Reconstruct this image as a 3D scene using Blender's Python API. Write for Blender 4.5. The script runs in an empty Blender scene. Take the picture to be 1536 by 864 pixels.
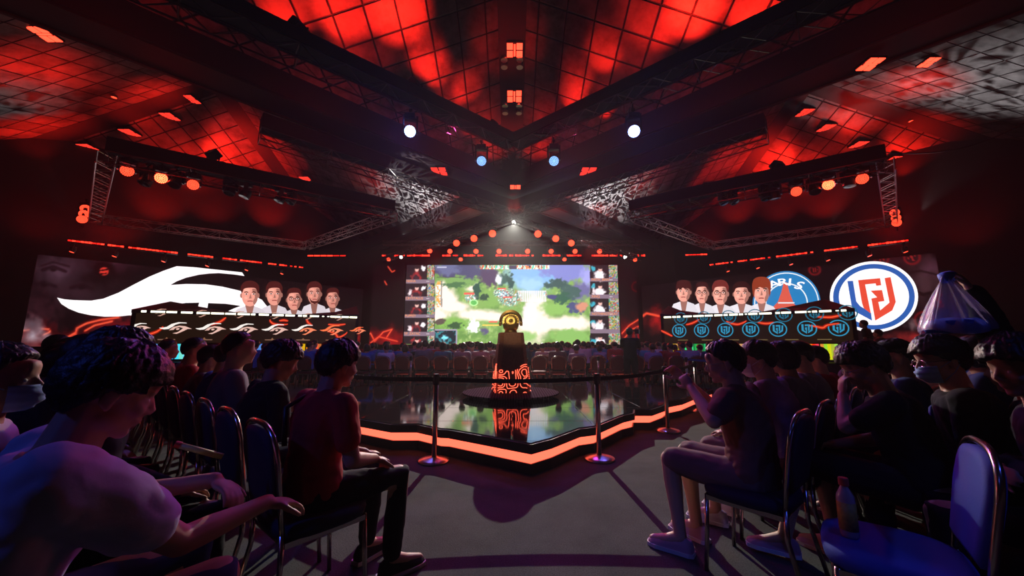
import bpy, bmesh, math, random
import numpy as np
from mathutils import Vector, Matrix, Euler, noise
PI = math.pi
R_ = math.radians
rnd = random.Random(7)
C = bpy.context.scene.collection
F, CX, CY = 560.0, 768.0, 432.0
PITCH = R_(8.4)
CAM = Vector((0, 0, 1.3))

# ---------- where a pixel of the photograph falls in the hall
def ray(px, py):
    u = (px - CX) / F; v = -(py - CY) / F
    return Vector((u, math.cos(PITCH) - math.sin(PITCH) * v, math.sin(PITCH) + math.cos(PITCH) * v))
def at(px, py, Y):
    d = ray(px, py); return CAM + d * (Y / d.y)
def onz(px, py, z):
    d = ray(px, py); return CAM + d * ((z - CAM.z) / d.z)

# ---------- objects
def tag(o, label=None, cat=None, group=None, kind=None):
    if label: o['label'] = label
    if cat: o['category'] = cat
    if group: o['group'] = group
    if kind: o['kind'] = kind
    return o
def link(o, parent=None):
    C.objects.link(o)
    if parent is not None: o.parent = parent
    return o
def thing(name, label, cat, loc=(0, 0, 0), rz=0.0, group=None):
    o = bpy.data.objects.new(name, None); o.empty_display_size = .1
    link(o); o.location = loc; o.rotation_euler = (0, 0, rz)
    return tag(o, label, cat, group)
def copy_tree(o, parent=None):
    c = o.copy(); C.objects.link(c)
    if parent is not None: c.parent = parent
    for ch in KIDS.get(o.name, []) or list(o.children):
        copy_tree(ch, c)
    return c
KIDS = {}

class MB:
    """collects closed shapes and links them as one mesh object"""
    def __init__(s): s.v = []; s.f = []; s.m = []; s.cur = 0; s.sm = []; s.smooth = False
    def add(s, vs, fs):
        b = len(s.v); s.v.extend([tuple(p) for p in vs])
        for f in fs: s.f.append(tuple(b + i for i in f)); s.m.append(s.cur); s.sm.append(s.smooth)
    def box(s, c, d, rot=None):
        c = Vector(c); x, y, z = d[0] / 2, d[1] / 2, d[2] / 2
        vs = [Vector((a * x, b * y, e * z)) for a in (-1, 1) for b in (-1, 1) for e in (-1, 1)]
        if rot is not None: vs = [rot @ p for p in vs]
        s.add([c + p for p in vs], [(0, 1, 3, 2), (4, 6, 7, 5), (0, 4, 5, 1), (2, 3, 7, 6), (0, 2, 6, 4), (1, 5, 7, 3)])
    def bbox(s, c, d, b=.01, rot=None):
        """box with bevelled edges"""
        c = Vector(c); hx, hy, hz = [q / 2 for q in d]; b = min(b, hx * .9, hy * .9, hz * .9)
        bm = bmesh.new(); bmesh.ops.create_cube(bm, size=1)
        for v in bm.verts: v.co = Vector((v.co.x * d[0], v.co.y * d[1], v.co.z * d[2]))
        bmesh.ops.bevel(bm, geom=bm.edges[:], offset=b, segments=2, profile=.6, affect='EDGES')
        bm.verts.index_update()
        vs = [v.co.copy() for v in bm.verts]
        if rot is not None: vs = [rot @ p for p in vs]
        s.add([c + p for p in vs], [tuple(v.index for v in f.verts) for f in bm.faces]); bm.free()
    def tube(s, a, b, r, r2=None, n=8, caps=True):
        a = Vector(a); b = Vector(b); r2 = r if r2 is None else r2
        d = (b - a).normalized(); u = d.orthogonal().normalized(); w = d.cross(u)
        vs = []
        for p, rr in ((a, r), (b, r2)):
            for k in range(n):
                t = 2 * PI * k / n; vs.append(p + (u * math.cos(t) + w * math.sin(t)) * rr)
        fs = [(k, (k + 1) % n, n + (k + 1) % n, n + k) for k in range(n)]
        if caps: fs += [tuple(range(n))[::-1], tuple(range(n, 2 * n))]
        s.add(vs, fs)
    def path(s, pts, r, n=8):
        pts = [Vector(p) for p in pts]; rings = []
        up = None
        for i, p in enumerate(pts):
            d = (pts[min(i + 1, len(pts) - 1)] - pts[max(i - 1, 0)]).normalized()
            if up is None: up = d.orthogonal().normalized()
            up = (up - d * up.dot(d)).normalized(); w = d.cross(up)
            rr = r[i] if isinstance(r, (list, tuple)) else r
            rings.append([p + (up * math.cos(2 * PI * k / n) + w * math.sin(2 * PI * k / n)) * rr for k in range(n)])
        s.rings(rings)
    def rings(s, rings, caps=True):
        n = len(rings[0]); vs = [p for r in rings for p in r]; fs = []
        for i in range(len(rings) - 1):
            for k in range(n):
                k2 = (k + 1) % n
                fs.append((i * n + k, i * n + k2, (i + 1) * n + k2, (i + 1) * n + k))
        if caps: fs += [tuple(range(n))[::-1], tuple((len(rings) - 1) * n + k for k in range(n))]
        s.add(vs, fs)
    def lathe(s, prof, c=(0, 0, 0), n=24, M=None):
        rings = []
        for r, z in prof:
            ring = [Vector((r * math.cos(2 * PI * k / n), r * math.sin(2 * PI * k / n), z)) for k in range(n)]
            if M is not None: ring = [M @ p for p in ring]
            rings.append([p + Vector(c) for p in ring])
        s.rings(rings)
    def ball(s, c, r, n=12, m=8, M=None):
        """ellipsoid of radii r=(rx,ry,rz)"""
        if not isinstance(r, (tuple, list)): r = (r, r, r)
        prof = []
        rings = []
        for i in range(m + 1):
            a = -PI / 2 + PI * (i * .98 + .01 * m) / m
            ring = []
            for k in range(n):
                t = 2 * PI * k / n
                p = Vector((r[0] * math.cos(a) * math.cos(t), r[1] * math.cos(a) * math.sin(t), r[2] * math.sin(a)))
                if M is not None: p = M @ p
                ring.append(Vector(c) + p)
            rings.append(ring)
        s.rings(rings)
    def prism(s, pts, d):
        """flat polygon (3D points) pushed out along vector d"""
        pts = [Vector(p) for p in pts]; n = len(pts); d = Vector(d)
        s.add(pts + [p + d for p in pts], [tuple(range(n)), tuple(range(2 * n - 1, n - 1, -1))] + [(k, n + k, n + (k + 1) % n, (k + 1) % n) for k in range(n)])
    def build(s, name, mats, parent=None, fix=True):
        me = bpy.data.meshes.new(name); me.from_pydata(s.v, [], s.f)
        if not isinstance(mats, (list, tuple)): mats = [mats]
        for m in mats: me.materials.append(m)
        me.polygons.foreach_set('material_index', s.m)
        me.polygons.foreach_set('use_smooth', s.sm)
        if fix:
            bm = bmesh.new(); bm.from_mesh(me); bmesh.ops.recalc_face_normals(bm, faces=bm.faces[:]); bm.to_mesh(me); bm.free()
        me.update()
        return link(bpy.data.objects.new(name, me), parent)
def group_of(o, name): return o

# ---------- materials
def mat(name, col=(.5, .5, .5), rough=.6, metal=0., emit=None, es=0., alpha=None, spec=None, bump=None, var=None):
    m = bpy.data.materials.new(name); m.use_nodes = True; nt = m.node_tree; N = nt.nodes; L = nt.links
    b = N['Principled BSDF']; b.inputs['Base Color'].default_value = (*col, 1)
    b.inputs['Roughness'].default_value = rough; b.inputs['Metallic'].default_value = metal
    if spec is not None: b.inputs['Specular IOR Level'].default_value = spec
    if emit: b.inputs['Emission Color'].default_value = (*emit, 1); b.inputs['Emission Strength'].default_value = es
    if alpha is not None: b.inputs['Alpha'].default_value = alpha
    tc = None
    if bump or var:
        tc = N.new('ShaderNodeTexCoord')
        nz = N.new('ShaderNodeTexNoise'); nz.inputs['Scale'].default_value = (bump or var)[0]; nz.inputs['Detail'].default_value = 6
        L.new(tc.outputs['Object'], nz.inputs['Vector'])
    if bump:
        bp = N.new('ShaderNodeBump'); bp.inputs['Strength'].default_value = bump[1]; bp.inputs['Distance'].default_value = bump[2]
        L.new(nz.outputs['Fac'], bp.inputs['Height']); L.new(bp.outputs['Normal'], b.inputs['Normal'])
    if var:
        mx = N.new('ShaderNodeMix'); mx.data_type = 'RGBA'
        mx.inputs[6].default_value = (*[c * (1 - var[1]) for c in col], 1); mx.inputs[7].default_value = (*[min(1, c * (1 + var[1])) for c in col], 1)
        L.new(nz.outputs['Fac'], mx.inputs[0]); L.new(mx.outputs[2], b.inputs['Base Color'])
    return m
M = {}
M['black_metal'] = mat('black_metal', (.018, .018, .02), .45, .6)
M['truss_metal'] = mat('truss_metal', (.75, .74, .76), .3, .85, var=(6, .2))
M['dark_truss'] = mat('dark_truss', (.13, .11, .11), .3, .9)
M['drape'] = mat('drape', (.01, .01, .012), .9, bump=(4, .3, .02))
M['plastic'] = mat('plastic', (.02, .02, .024), .35)
M['chrome'] = mat('chrome', (.75, .75, .78), .15, 1.)
M['steel'] = mat('steel', (.5, .45, .45), .28, 1.)
M['gold'] = mat('gold', (.83, .55, .14), .38, .85, var=(30, .25))
M['dark_gold'] = mat('dark_gold', (.45, .27, .08), .4, .85, var=(30, .3))
def emat(name, col, s): return mat(name, (0, 0, 0), .5, 0, col, s)
M['led_red'] = emat('led_red', (1, .022, .01), 4.5)
M['led_red_dim'] = emat('led_red_dim', (1, .015, .008), 1.5)
M['lamp_red_hot'] = emat('lamp_red_hot', (1, .035, .012), 22)
M['lamp_orange'] = emat('lamp_orange', (1, .045, .018), 4)
M['lamp_blue_hot'] = emat('lamp_blue_hot', (.22, .35, 1), 26)
M['lamp_blue'] = emat('lamp_blue', (.2, .4, 1), 2.2)
M['lamp_white'] = emat('lamp_white', (1, .95, .85), 20)
M['lamp_off'] = mat('lamp_off', (.03, .03, .035), .15)
M['led_strip'] = emat('led_strip', (1, .10, .055), 2.6)
M['booth_light'] = emat('booth_light', (1, 1, .72), 2.6)
# ---------- the hall: coffered ceiling of square pyramids between beams that run at 45 degrees to the view
D0, HALF, WB, ZS, ZB, SL = 19.6, 17.0, 1.0, 9.3, 10.15, .38
def ceil_mat():
    m = mat('ceiling_tiles', (.30, .29, .29), .5); nt = m.node_tree; N = nt.nodes; L = nt.links; b = N['Principled BSDF']
    g = N.new('ShaderNodeNewGeometry'); sx = N.new('ShaderNodeSeparateXYZ'); L.new(g.outputs['Position'], sx.inputs[0])
    def line(sock):
        a = N.new('ShaderNodeMath'); a.operation = 'DIVIDE'; a.inputs[1].default_value = .92; L.new(sock, a.inputs[0])
        f = N.new('ShaderNodeMath'); f.operation = 'FRACT'; L.new(a.outputs[0], f.inputs[0])
        s = N.new('ShaderNodeMath'); s.operation = 'SUBTRACT'; s.inputs[1].default_value = .5; L.new(f.outputs[0], s.inputs[0])
        ab = N.new('ShaderNodeMath'); ab.operation = 'ABSOLUTE'; L.new(s.outputs[0], ab.inputs[0]); return ab
    a, c = line(sx.outputs[0]), line(sx.outputs[1])
    mx = N.new('ShaderNodeMath'); mx.operation = 'MAXIMUM'; L.new(a.outputs[0], mx.inputs[0]); L.new(c.outputs[0], mx.inputs[1])
    gt = N.new('ShaderNodeMapRange'); gt.inputs[1].default_value = .474; gt.inputs[2].default_value = .482; L.new(mx.outputs[0], gt.inputs[0])
    gb = N.new('ShaderNodeMapRange'); gb.inputs[1].default_value = .46; gb.inputs[2].default_value = .495; L.new(mx.outputs[0], gb.inputs[0])
    nz = N.new('ShaderNodeTexNoise'); nz.inputs['Scale'].default_value = 1.3; nz.inputs['Detail'].default_value = 8; nz.inputs['Roughness'].default_value = .65
    L.new(g.outputs['Position'], nz.inputs['Vector'])
    # every tile has its own tone
    dv = N.new('ShaderNodeVectorMath'); dv.operation = 'SCALE'; dv.inputs['Scale'].default_value = 1 / .92; L.new(g.outputs['Position'], dv.inputs[0])
    fl = N.new('ShaderNodeVectorMath'); fl.operation = 'FLOOR'; L.new(dv.outputs[0], fl.inputs[0])
    wn = N.new('ShaderNodeTexWhiteNoise'); wn.noise_dimensions = '2D'; L.new(fl.outputs[0], wn.inputs['Vector'])
    cr = N.new('ShaderNodeMapRange'); cr.inputs[3].default_value = .55; cr.inputs[4].default_value = 1.1; L.new(wn.outputs['Value'], cr.inputs[0])
    mul = N.new('ShaderNodeMath'); mul.operation = 'MULTIPLY'; L.new(cr.outputs[0], mul.inputs[0])
    nr = N.new('ShaderNodeMapRange'); nr.inputs[1].default_value = .3; nr.inputs[2].default_value = .7; nr.inputs[3].default_value = .12; nr.inputs[4].default_value = 1.5  # strong blotches in the tile colour stand in for uneven red light
    L.new(nz.outputs['Fac'], nr.inputs[0]); L.new(nr.outputs[0], mul.inputs[1])
    col = N.new('ShaderNodeMix'); col.data_type = 'RGBA'; col.inputs[6].default_value = (.04, .038, .038, 1); col.inputs[7].default_value = (.26, .25, .25, 1); L.new(mul.outputs[0], col.inputs[0])
    c2 = N.new('ShaderNodeMix'); c2.data_type = 'RGBA'; c2.inputs[7].default_value = (.012, .012, .012, 1); L.new(gt.outputs[0], c2.inputs[0]); L.new(col.outputs[2], c2.inputs[6])
    L.new(c2.outputs[2], b.inputs['Base Color'])
    bp = N.new('ShaderNodeBump'); bp.invert = True; bp.inputs['Strength'].default_value = 1; bp.inputs['Distance'].default_value = .09
    L.new(gb.outputs[0], bp.inputs['Height']); L.new(bp.outputs['Normal'], b.inputs['Normal'])
    return m
M['ceil'] = ceil_mat()
M['beam'] = mat('beam_paint', (.018, .013, .015), .6, bump=(3, .2, .02))
M['hip'] = mat('hip_strip', (.03, .028, .028), .6)
M['wall'] = mat('wall_paint', (.03, .026, .028), .85, bump=(2, .2, .02))
def floor_mat():
    m = mat('floor_carpet', (.05, .05, .05), .92, spec=.15); nt = m.node_tree; N = nt.nodes; L = nt.links; b = N['Principled BSDF']
    g = N.new('ShaderNodeNewGeometry')
    n1 = N.new('ShaderNodeTexNoise'); n1.inputs['Scale'].default_value = 1.2; n1.inputs['Detail'].default_value = 6; n1.inputs['Roughness'].default_value = .7
    n2 = N.new('ShaderNodeTexNoise'); n2.inputs['Scale'].default_value = 120; n2.inputs['Detail'].default_value = 3
    L.new(g.outputs['Position'], n1.inputs['Vector']); L.new(g.outputs['Position'], n2.inputs['Vector'])
    mp = N.new('ShaderNodeMapRange'); mp.inputs[1].default_value = .3; mp.inputs[2].default_value = .75; L.new(n1.outputs['Fac'], mp.inputs[0])
    mx = N.new('ShaderNodeMix'); mx.data_type = 'RGBA'; mx.inputs[6].default_value = (.035, .038, .036, 1); mx.inputs[7].default_value = (.085, .09, .082, 1); L.new(mp.outputs[0], mx.inputs[0])
    m3 = N.new('ShaderNodeMix'); m3.data_type = 'RGBA'; m3.blend_type = 'MULTIPLY'; m3.inputs[0].default_value = .75; L.new(mx.outputs[2], m3.inputs[6])
    mp2 = N.new('ShaderNodeMapRange'); mp2.inputs[1].default_value = .3; mp2.inputs[2].default_value = .7; mp2.inputs[3].default_value = .4; mp2.inputs[4].default_value = 1.3; L.new(n2.outputs['Fac'], mp2.inputs[0])
    L.new(mp2.outputs[0], m3.inputs[7]); L.new(m3.outputs[2], b.inputs['Base Color'])
    bp = N.new('ShaderNodeBump'); bp.inputs['Strength'].default_value = .5; bp.inputs['Distance'].default_value = .004; L.new(n2.outputs['Fac'], bp.inputs['Height']); L.new(bp.outputs['Normal'], b.inputs['Normal'])
    return m
M['floor'] = floor_mat()

mb = MB(); mb.box((0, 10, -.1), (66, 46, .2)); tag(mb.build('floor', M['floor']), kind='structure')
# pyramid bays
RB = HALF - WB
mb = MB()
BAYS = [(0, D0 - HALF), (-HALF, D0), (HALF, D0), (0, D0 + HALF), (-HALF * 2, D0 - HALF), (HALF * 2, D0 - HALF), (-HALF, D0 - 2 * HALF), (HALF, D0 - 2 * HALF)]
for bx, by in BAYS:
    co = [Vector((bx + RB, by, ZB)), Vector((bx, by + RB, ZB)), Vector((bx - RB, by, ZB)), Vector((bx, by - RB, ZB))]
    ap = Vector((bx, by, ZB + SL * RB)); up = Vector((0, 0, .15))
    for i in range(4):
        a, b = co[i], co[(i + 1) % 4]
        mb.add([a, b, ap, a + up, b + up, ap + up], [(0, 2, 1), (3, 4, 5), (0, 1, 4, 3), (1, 2, 5, 4), (2, 0, 3, 5)])
ce = mb.build('ceiling', M['ceil']); tag(ce, kind='structure')
def ceil_z(x, y):
    for bx, by in BAYS:
        q = RB - abs(x - bx) - abs(y - by)
        if q >= 0: return ZB + SL * q
    return ZS
def ceil_hit(px, py):
    d = ray(px, py); t = 5.
    while t < 60:
        p = CAM + d * t
        if p.z >= ceil_z(p.x, p.y): return p
        t += .02
    return CAM + d * 30
# beams between bays (45 degrees)
LB = HALF * 1.0
nodes = {}
def beam(a, b):
    a = Vector(a); b = Vector(b); d = (b - a); L = d.length; ang = math.atan2(d.y, d.x)
    m = MB(); wid = WB * math.sqrt(2)
    m.box((a + b) / 2, (L - wid, wid, ZB - ZS + .1), Matrix.Rotation(ang, 3, 'Z'))
    # recessed groove lines along the soffit edges
    for s in (-1, 1):
        m.box((a + b) / 2 + Matrix.Rotation(ang, 3, 'Z') @ Vector((0, s * (wid / 2 - .12), -(ZB - ZS) / 2 - .07)), (L - wid, .1, .06), Matrix.Rotation(ang, 3, 'Z'))
    tag(m.build('beam', M['beam']), kind='structure')
zc = (ZS + ZB) / 2 + .05
bn = [((0, D0), (-HALF, D0 - HALF)), ((0, D0), (HALF, D0 - HALF)), ((0, D0), (-HALF, D0 + HALF)), ((0, D0), (HALF, D0 + HALF)),
      ((-HALF, D0 - HALF), (-2 * HALF, D0)), ((HALF, D0 - HALF), (2 * HALF, D0)), ((-HALF, D0 - HALF), (0, D0 - 2 * HALF)), ((HALF, D0 - HALF), (0, D0 - 2 * HALF)),
      ((-HALF, D0 - HALF), (-2 * HALF, D0 - 2 * HALF)), ((HALF, D0 - HALF), (2 * HALF, D0 - 2 * HALF)), ((-2 * HALF, D0), (-HALF, D0 + HALF)), ((2 * HALF, D0), (HALF, D0 + HALF))]
for a, b in bn: beam((*a, zc), (*b, zc))
for i, (x, y) in enumerate([(0, D0), (-HALF, D0 - HALF), (HALF, D0 - HALF)]):
    m = MB(); m.box((x, y, zc), (WB * math.sqrt(2), WB * math.sqrt(2), ZB - ZS + .1), Matrix.Rotation(PI / 4, 3, 'Z')); tag(m.build('beam', M['beam']), kind='structure')
# dark hip strips with their ceiling lamps
def hip(p, q, wid=1.0, name='trim'):
    p = Vector(p); q = Vector(q); d = (q - p); L = d.length; y = d.normalized(); x = Vector((0, 0, 1)).cross(y).normalized(); z = x.cross(y) * -1
    R = Matrix((x, y, x.cross(y))).transposed()
    m = MB(); m.box((p + q) / 2 + x.cross(y) * .1, (wid, L, .2), R); o = m.build(name, M['hip']); tag(o, kind='structure'); return R
hn = 0
for bx, by in BAYS[:4]:
    ap = (bx, by, ZB + SL * RB)
    for dx, dy in ((1, 0), (0, 1), (-1, 0), (0, -1)):
        hn += 1; hip((bx + dx * RB, by + dy * RB, ZB), ap, 1.0, 'trim_%d' % hn)
# walls
WP = [(-31, -12), (-31, 14.5), (-14, 31.5), (14, 31.5), (31, 14.5), (31, -12)]
for nm, a, b in (('wall_left', WP[0], WP[1]), ('wall_left_far', WP[1], WP[2]), ('wall_back', WP[2], WP[3]), ('wall_right_far', WP[3], WP[4]), ('wall_right', WP[4], WP[5]), ('wall_front', WP[5], WP[0])):
    a = Vector((*a, 9)); b = Vector((*b, 9)); d = b - a; ang = math.atan2(d.y, d.x); R = Matrix.Rotation(ang, 3, 'Z')
    m = MB(); m.box((a + b) / 2 + R @ Vector((0, .15, 0)), (d.length + .3, .3, 18), R)
    tag(m.build(nm, M['wall']), kind='structure')

# square four-lamp ceiling panels and pairs of downlights along the strips
M['panel_red'] = emat('panel_red', (1, .035, .02), 1.5)
M['panel_red_hi'] = emat('panel_red_hi', (1, .05, .022), 3.6)
def ceil_panel(p, R, hot, label, s=.6, group=None):
    t = thing('ceiling_lamp', label, 'lamp', p, 0, group); t.rotation_euler = R.to_euler()
    m = MB(); m.box((0, 0, .02), (s, s * .95, .06)); m.build('lamp_housing', M['black_metal'], t)
    m = MB()
    for a in (-1, 1):
        for b in (-1, 1): m.box((a * s * .29, b * s * .22, -.02), (s * .36, s * .36, .03))
    m.box((0, 0, -.02), (s * .1, s * .7, .03))
    m.build('lamp_panel', hot, t); return t
def hipR(y, down):  # lamp follows the strip
    y = Vector(y).normalized(); x = y.cross(Vector((0, 0, 1))).normalized(); return Matrix((x, y, x.cross(y))).transposed()
names = ['highest of the lamp squares on the centre ceiling ridge', 'second lamp square down the centre ceiling ridge', 'third one down the centre ridge, above the truss apex', 'small lamp square glowing beneath the beam crossing']
M['can'] = mat('can_ring', (.6, .6, .6), .3, .9)
for k, py in enumerate((65, 135, 203)):
    d = ray(774, py); t = (ZB + SL * (RB + 0) ) ; 
    p = ceil_hit(772, py); p.x = 0.1
    ceil_panel(p - Vector((0, 0, .28)), hipR((0, 1, -SL), 1), M['panel_red_hi'], 'glowing four-part red ceiling lamp, ' + names[k], .62)
    for j, off in enumerate((15, 26)):
        for sx in (-1, 1):
            q = ceil_hit(772, py + off + (0 if k < 2 else 0)); 
            c = thing('downlight', 'round %s downlight on the centre ridge %s lamp square' % ('left' if sx < 0 else 'right', ('just below the highest', 'just below the second', 'just below the third')[k]) + (', upper' if j == 0 else ', lower'), 'downlight', (sx * .3, q.y, q.z - .3))
            m = MB(); m.lathe([(.11, 0), (.13, 0), (.13, .12), (.11, .12)], n=14); m.build('ring', M['can'], c)
            m = MB(); m.lathe([(.001, .03), (.1, .03), (.1, .05), (.001, .05)], n=14); m.build('lens', M['panel_red'], c)
for px, py, s_, l_ in ((68, 44, .75, 'bright streaky ceiling lamp at the top left beside the big beam'), (1392, 87, .6, 'bright streaky ceiling lamp at the top right beside the big beam'), (1304, 86, .5, 'red ceiling lamp half hidden by the big beam, top right')):
    p = ceil_hit(px, py); ceil_panel(p - Vector((0, 0, .2)), hipR((1, 0, 0), 1), M['panel_red_hi'], l_, s_)
for px, py, l_ in ((172, 141, 'left'), (1366, 177, 'right')):
    p = ceil_hit(px, py); c = thing('downlight', 'small bright round downlight among the red-lit tiles at upper ' + l_, 'downlight', p - Vector((0, 0, .2)))
    m = MB(); m.lathe([(.11, 0), (.14, 0), (.14, .12), (.11, .12)], n=14); m.build('ring', M['can'], c); m = MB(); m.lathe([(.001, .0), (.11, .0), (.11, .05), (.001, .05)], n=14); m.build('lens', M['lamp_orange'], c)
p = at(773, 289, 18.2); ceil_panel(Vector((p.x, p.y, 9.24)), hipR((0, 1, 0), 1), M['panel_red_hi'], 'small red lamp square glowing under the crossing of the big beams', .55)
# side bay lamps in the photograph's places
side = [(195, 196), (133, 218), (60, 243), (255, 172), (287, 146), (435, 228), (462, 266), (660, 252)]
pl = ['far left', 'left of the square truss']
for k, (px, py) in enumerate([(255, 172), (195, 196), (133, 218), (60, 243), (286, 146), (459, 266), (659, 253)]):
    p = ceil_hit(px, py); 
    ceil_panel(p - Vector((0, 0, .12)), hipR((1, 0, 0), 1), M['panel_red'], 'dim red square ceiling lamp on the left, %s' % ('second', 'third', 'fourth', 'fifth and outermost', 'first', 'beneath the short hanging truss', 'on the grey lit tiles near the centre')[k] + (' along the dark ridge' if k < 5 else ''), .8)
for k, (px, py) in enumerate([(1239, 189), (1288, 214), (1340, 236), (1390, 259), (1207, 166), (1060, 276), (882, 253)]):
    p = ceil_hit(px, py)
    ceil_panel(p - Vector((0, 0, .12)), hipR((1, 0, 0), 1), M['panel_red'], 'dim red square ceiling lamp on the right, %s' % ('second', 'third', 'fourth', 'fifth and outermost', 'first', 'beneath the short hanging truss', 'on the grey lit tiles near the centre')[k] + (' along the dark ridge' if k < 5 else ''), .8)
# ---------- trusses
def frame_of(a, b):
    a = Vector(a); b = Vector(b); y = (b - a).normalized(); x = y.cross(Vector((0, 0, 1)))
    if x.length < .01: x = Vector((1, 0, 0))
    x.normalize(); z = x.cross(y); return a, b, x, y, z
def truss(name, label, a, b, w=.5, h=.5, m=None, cover=0, rc=.026, rl=.013, cell=.55, group=None, cw=None):
    m = m or M['dark_truss']; a, b, x, y, z = frame_of(a, b); L = (b - a).length
    t = thing(name, label, 'truss', a, 0, group)
    o = a
    P = lambda i, u, v: (y * i + x * (u * w / 2) + z * (v * h / 2))
    for u in (-1, 1):
        for v in (-1, 1):
            k = MB(); k.tube(P(0, u, v), P(L, u, v), rc, n=6); k.build('chord', m, t)
    n = max(2, round(L / cell)); k = MB()
    for i in range(n):
        s0, s1 = L * i / n, L * (i + 1) / n; f = 1 if i % 2 else -1
        for v in (-1, 1): k.tube(P(s0, -f, v), P(s1, f, v), rl, n=5)
        for u in (-1, 1): k.tube(P(s0, u, -f), P(s1, u, f), rl, n=5)
        if i % 4 == 0:
            for v in (-1, 1): k.tube(P(s0, -1, v), P(s0, 1, v), rl, n=5)
            for u in (-1, 1): k.tube(P(s0, u, -1), P(s0, u, 1), rl, n=5)
    k.build('lacing', m, t)
    if cover:
        k = MB(); R = Matrix((x, y, z)).transposed(); cw = cw or w
        k.box(y * (L / 2) + z * (h / 2 + cover / 2), (cw + .1, L, cover), R); k.build('cable_cover', M['drape'], t)
    return t
HV = 8.45
A1 = Vector((0.05, 13.2, HV))
truss('lighting_truss', 'black overhead truss running from top left to the centre apex, nearest to the viewer', A1 + Vector((-10.5, -9.15, 0)), A1, .5, .42, cover=.36)
truss('lighting_truss', 'black overhead truss running from top right to the centre apex, nearest to the viewer', A1 + Vector((8.1, -7.05, 0)), A1, .5, .42, cover=.36)
# end piece of the right truss dropping from the ceiling
truss('truss_tower', 'short lattice truss rising from the end of the upper right truss', A1 + Vector((8.1, -7.05, -.1)), A1 + Vector((8.5, -7.5, 3.4)), .5, .5)
A2 = Vector((0.05, 19.9, HV - .1))
truss('lighting_truss', 'black hanging truss on the left, middle one with a free outer end', A2 + Vector((-8.7, -8.0, 0)), A2, .5, .42, cover=.5)
truss('lighting_truss', 'black hanging truss on the right, middle one with a free outer end', A2 + Vector((8.7, -8.0, 0)), A2, .5, .42, cover=.5)
# big truss squares over the side screens
HQ = 7.55
LQ = [Vector((-13.9, 12.0, HQ)), Vector((-5.9, 17.8, HQ)), Vector((-13.4, 23.6, HQ)), Vector((-21.2, 18.3, HQ))]
RQ = [Vector((13.3, 12.5, HQ)), Vector((5.9, 17.8, HQ)), Vector((13.0, 23.6, HQ)), Vector((19.8, 18.8, HQ))]
sd = ('near', 'inner', 'far', 'outer')
for q, nm in ((LQ, 'left'), (RQ, 'right')):
    for i in range(4):
        truss('lighting_truss', '%s truss of the hanging square over the %s screen' % (('long black near', 'silver inner far', 'thin silver far', 'bright silver outer')[i], nm),
              q[i], q[(i + 1) % 4], .45, .42, M['dark_truss'] if i == 0 else M['truss_metal'], cover=(.5 if i == 0 else 0))
# inverted V truss in front of the main screen
A3 = Vector((0.05, 18.9, 7.75))
truss('lighting_truss', 'thin truss falling from the centre apex to left of the main screen', A3, Vector((-9.6, 27.6, 7.6)), .35, .35)
truss('lighting_truss', 'thin truss falling from the centre apex to right of the main screen', A3, Vector((9.6, 27.6, 7.6)), .35, .35)
truss('lighting_truss', 'level thin truss spanning above the main screen', Vector((-9.5, 26.8, 8.6)), Vector((9.5, 26.8, 8.6)), .3, .3)

# ---------- moving heads and pars
def led_dots(m, r, n=3, z=0, rs=.16):
    m.lathe([(.001, z), (r * rs, z), (r * rs, z + .012), (.001, z + .012)], n=8)
    for ring in range(1, n + 1):
        k = 6 * ring
        for i in range(k):
            t = 2 * PI * i / k; rr = r * .9 * ring / n
            m.lathe([(.001, z), (r * rs, z), (r * rs, z + .012), (.001, z + .012)], c=(rr * math.cos(t), rr * math.sin(t), 0), n=6)
def aim_mat(d):
    d = Vector(d).normalized(); return d.to_track_quat('Z', 'Y').to_matrix()
def moving_head(p, aim, lens, label, r=.17, group=None, hang=.55, dots=True, name='moving_head_light', cat='stage light', top=None):
    """p: centre of the head; the clamp reaches up to the truss"""
    t = thing(name, label, cat, p, 0, group); a = Vector(aim).normalized(); R = aim_mat(a)
    m = MB(); m.bbox((0, 0, hang - .08), (r * 1.9, r * 1.5, .14), .02); m.build('base', M['plastic'], t)
    m = MB(); m.tube((0, 0, hang), (0, 0, max(hang + .18, (top or 0) - p[2])), .025); m.box((0, 0, hang + .14), (.1, .06, .08)); m.build('clamp', M['black_metal'], t)
    m = MB(); s = Vector((0, 0, 1)).cross(a); s = s.normalized() if s.length > .05 else Vector((1, 0, 0))
    Ry = Matrix((s, Vector((0, 0, 1)).cross(s), Vector((0, 0, 1)))).transposed()
    for e in (-1, 1): m.box(s * e * r * 1.18 + Vector((0, 0, hang * .42)), (.05, r * .8, hang * .95), Ry)
    m.box(Vector((0, 0, hang - .17)), (r * 2.4, r * .8, .06), Ry); m.build('yoke', M['plastic'], t)
    m = MB(); m.smooth = False; m.lathe([(r * .55, -r * 1.3), (r * .85, -r * 1.1), (r, -r * .2), (r * 1.03, r * .75), (r * .97, r * .8), (.001, r * .72)], n=18, M=R)
    h = m.build('head', M['plastic'], t)
    m = MB()
    if dots and lens is not M['lamp_off']:
        led_dots(m, r * .92, 3, r * .76, .15)
        m.v = [tuple(R @ Vector(v)) for v in m.v]
    else: m.lathe([(.001, r * .74), (r * .93, r * .74), (r * .85, r * .8), (.001, r * .86)], n=18, M=R)
    m.build('lens', lens, h)
    return t
lights = []
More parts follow.
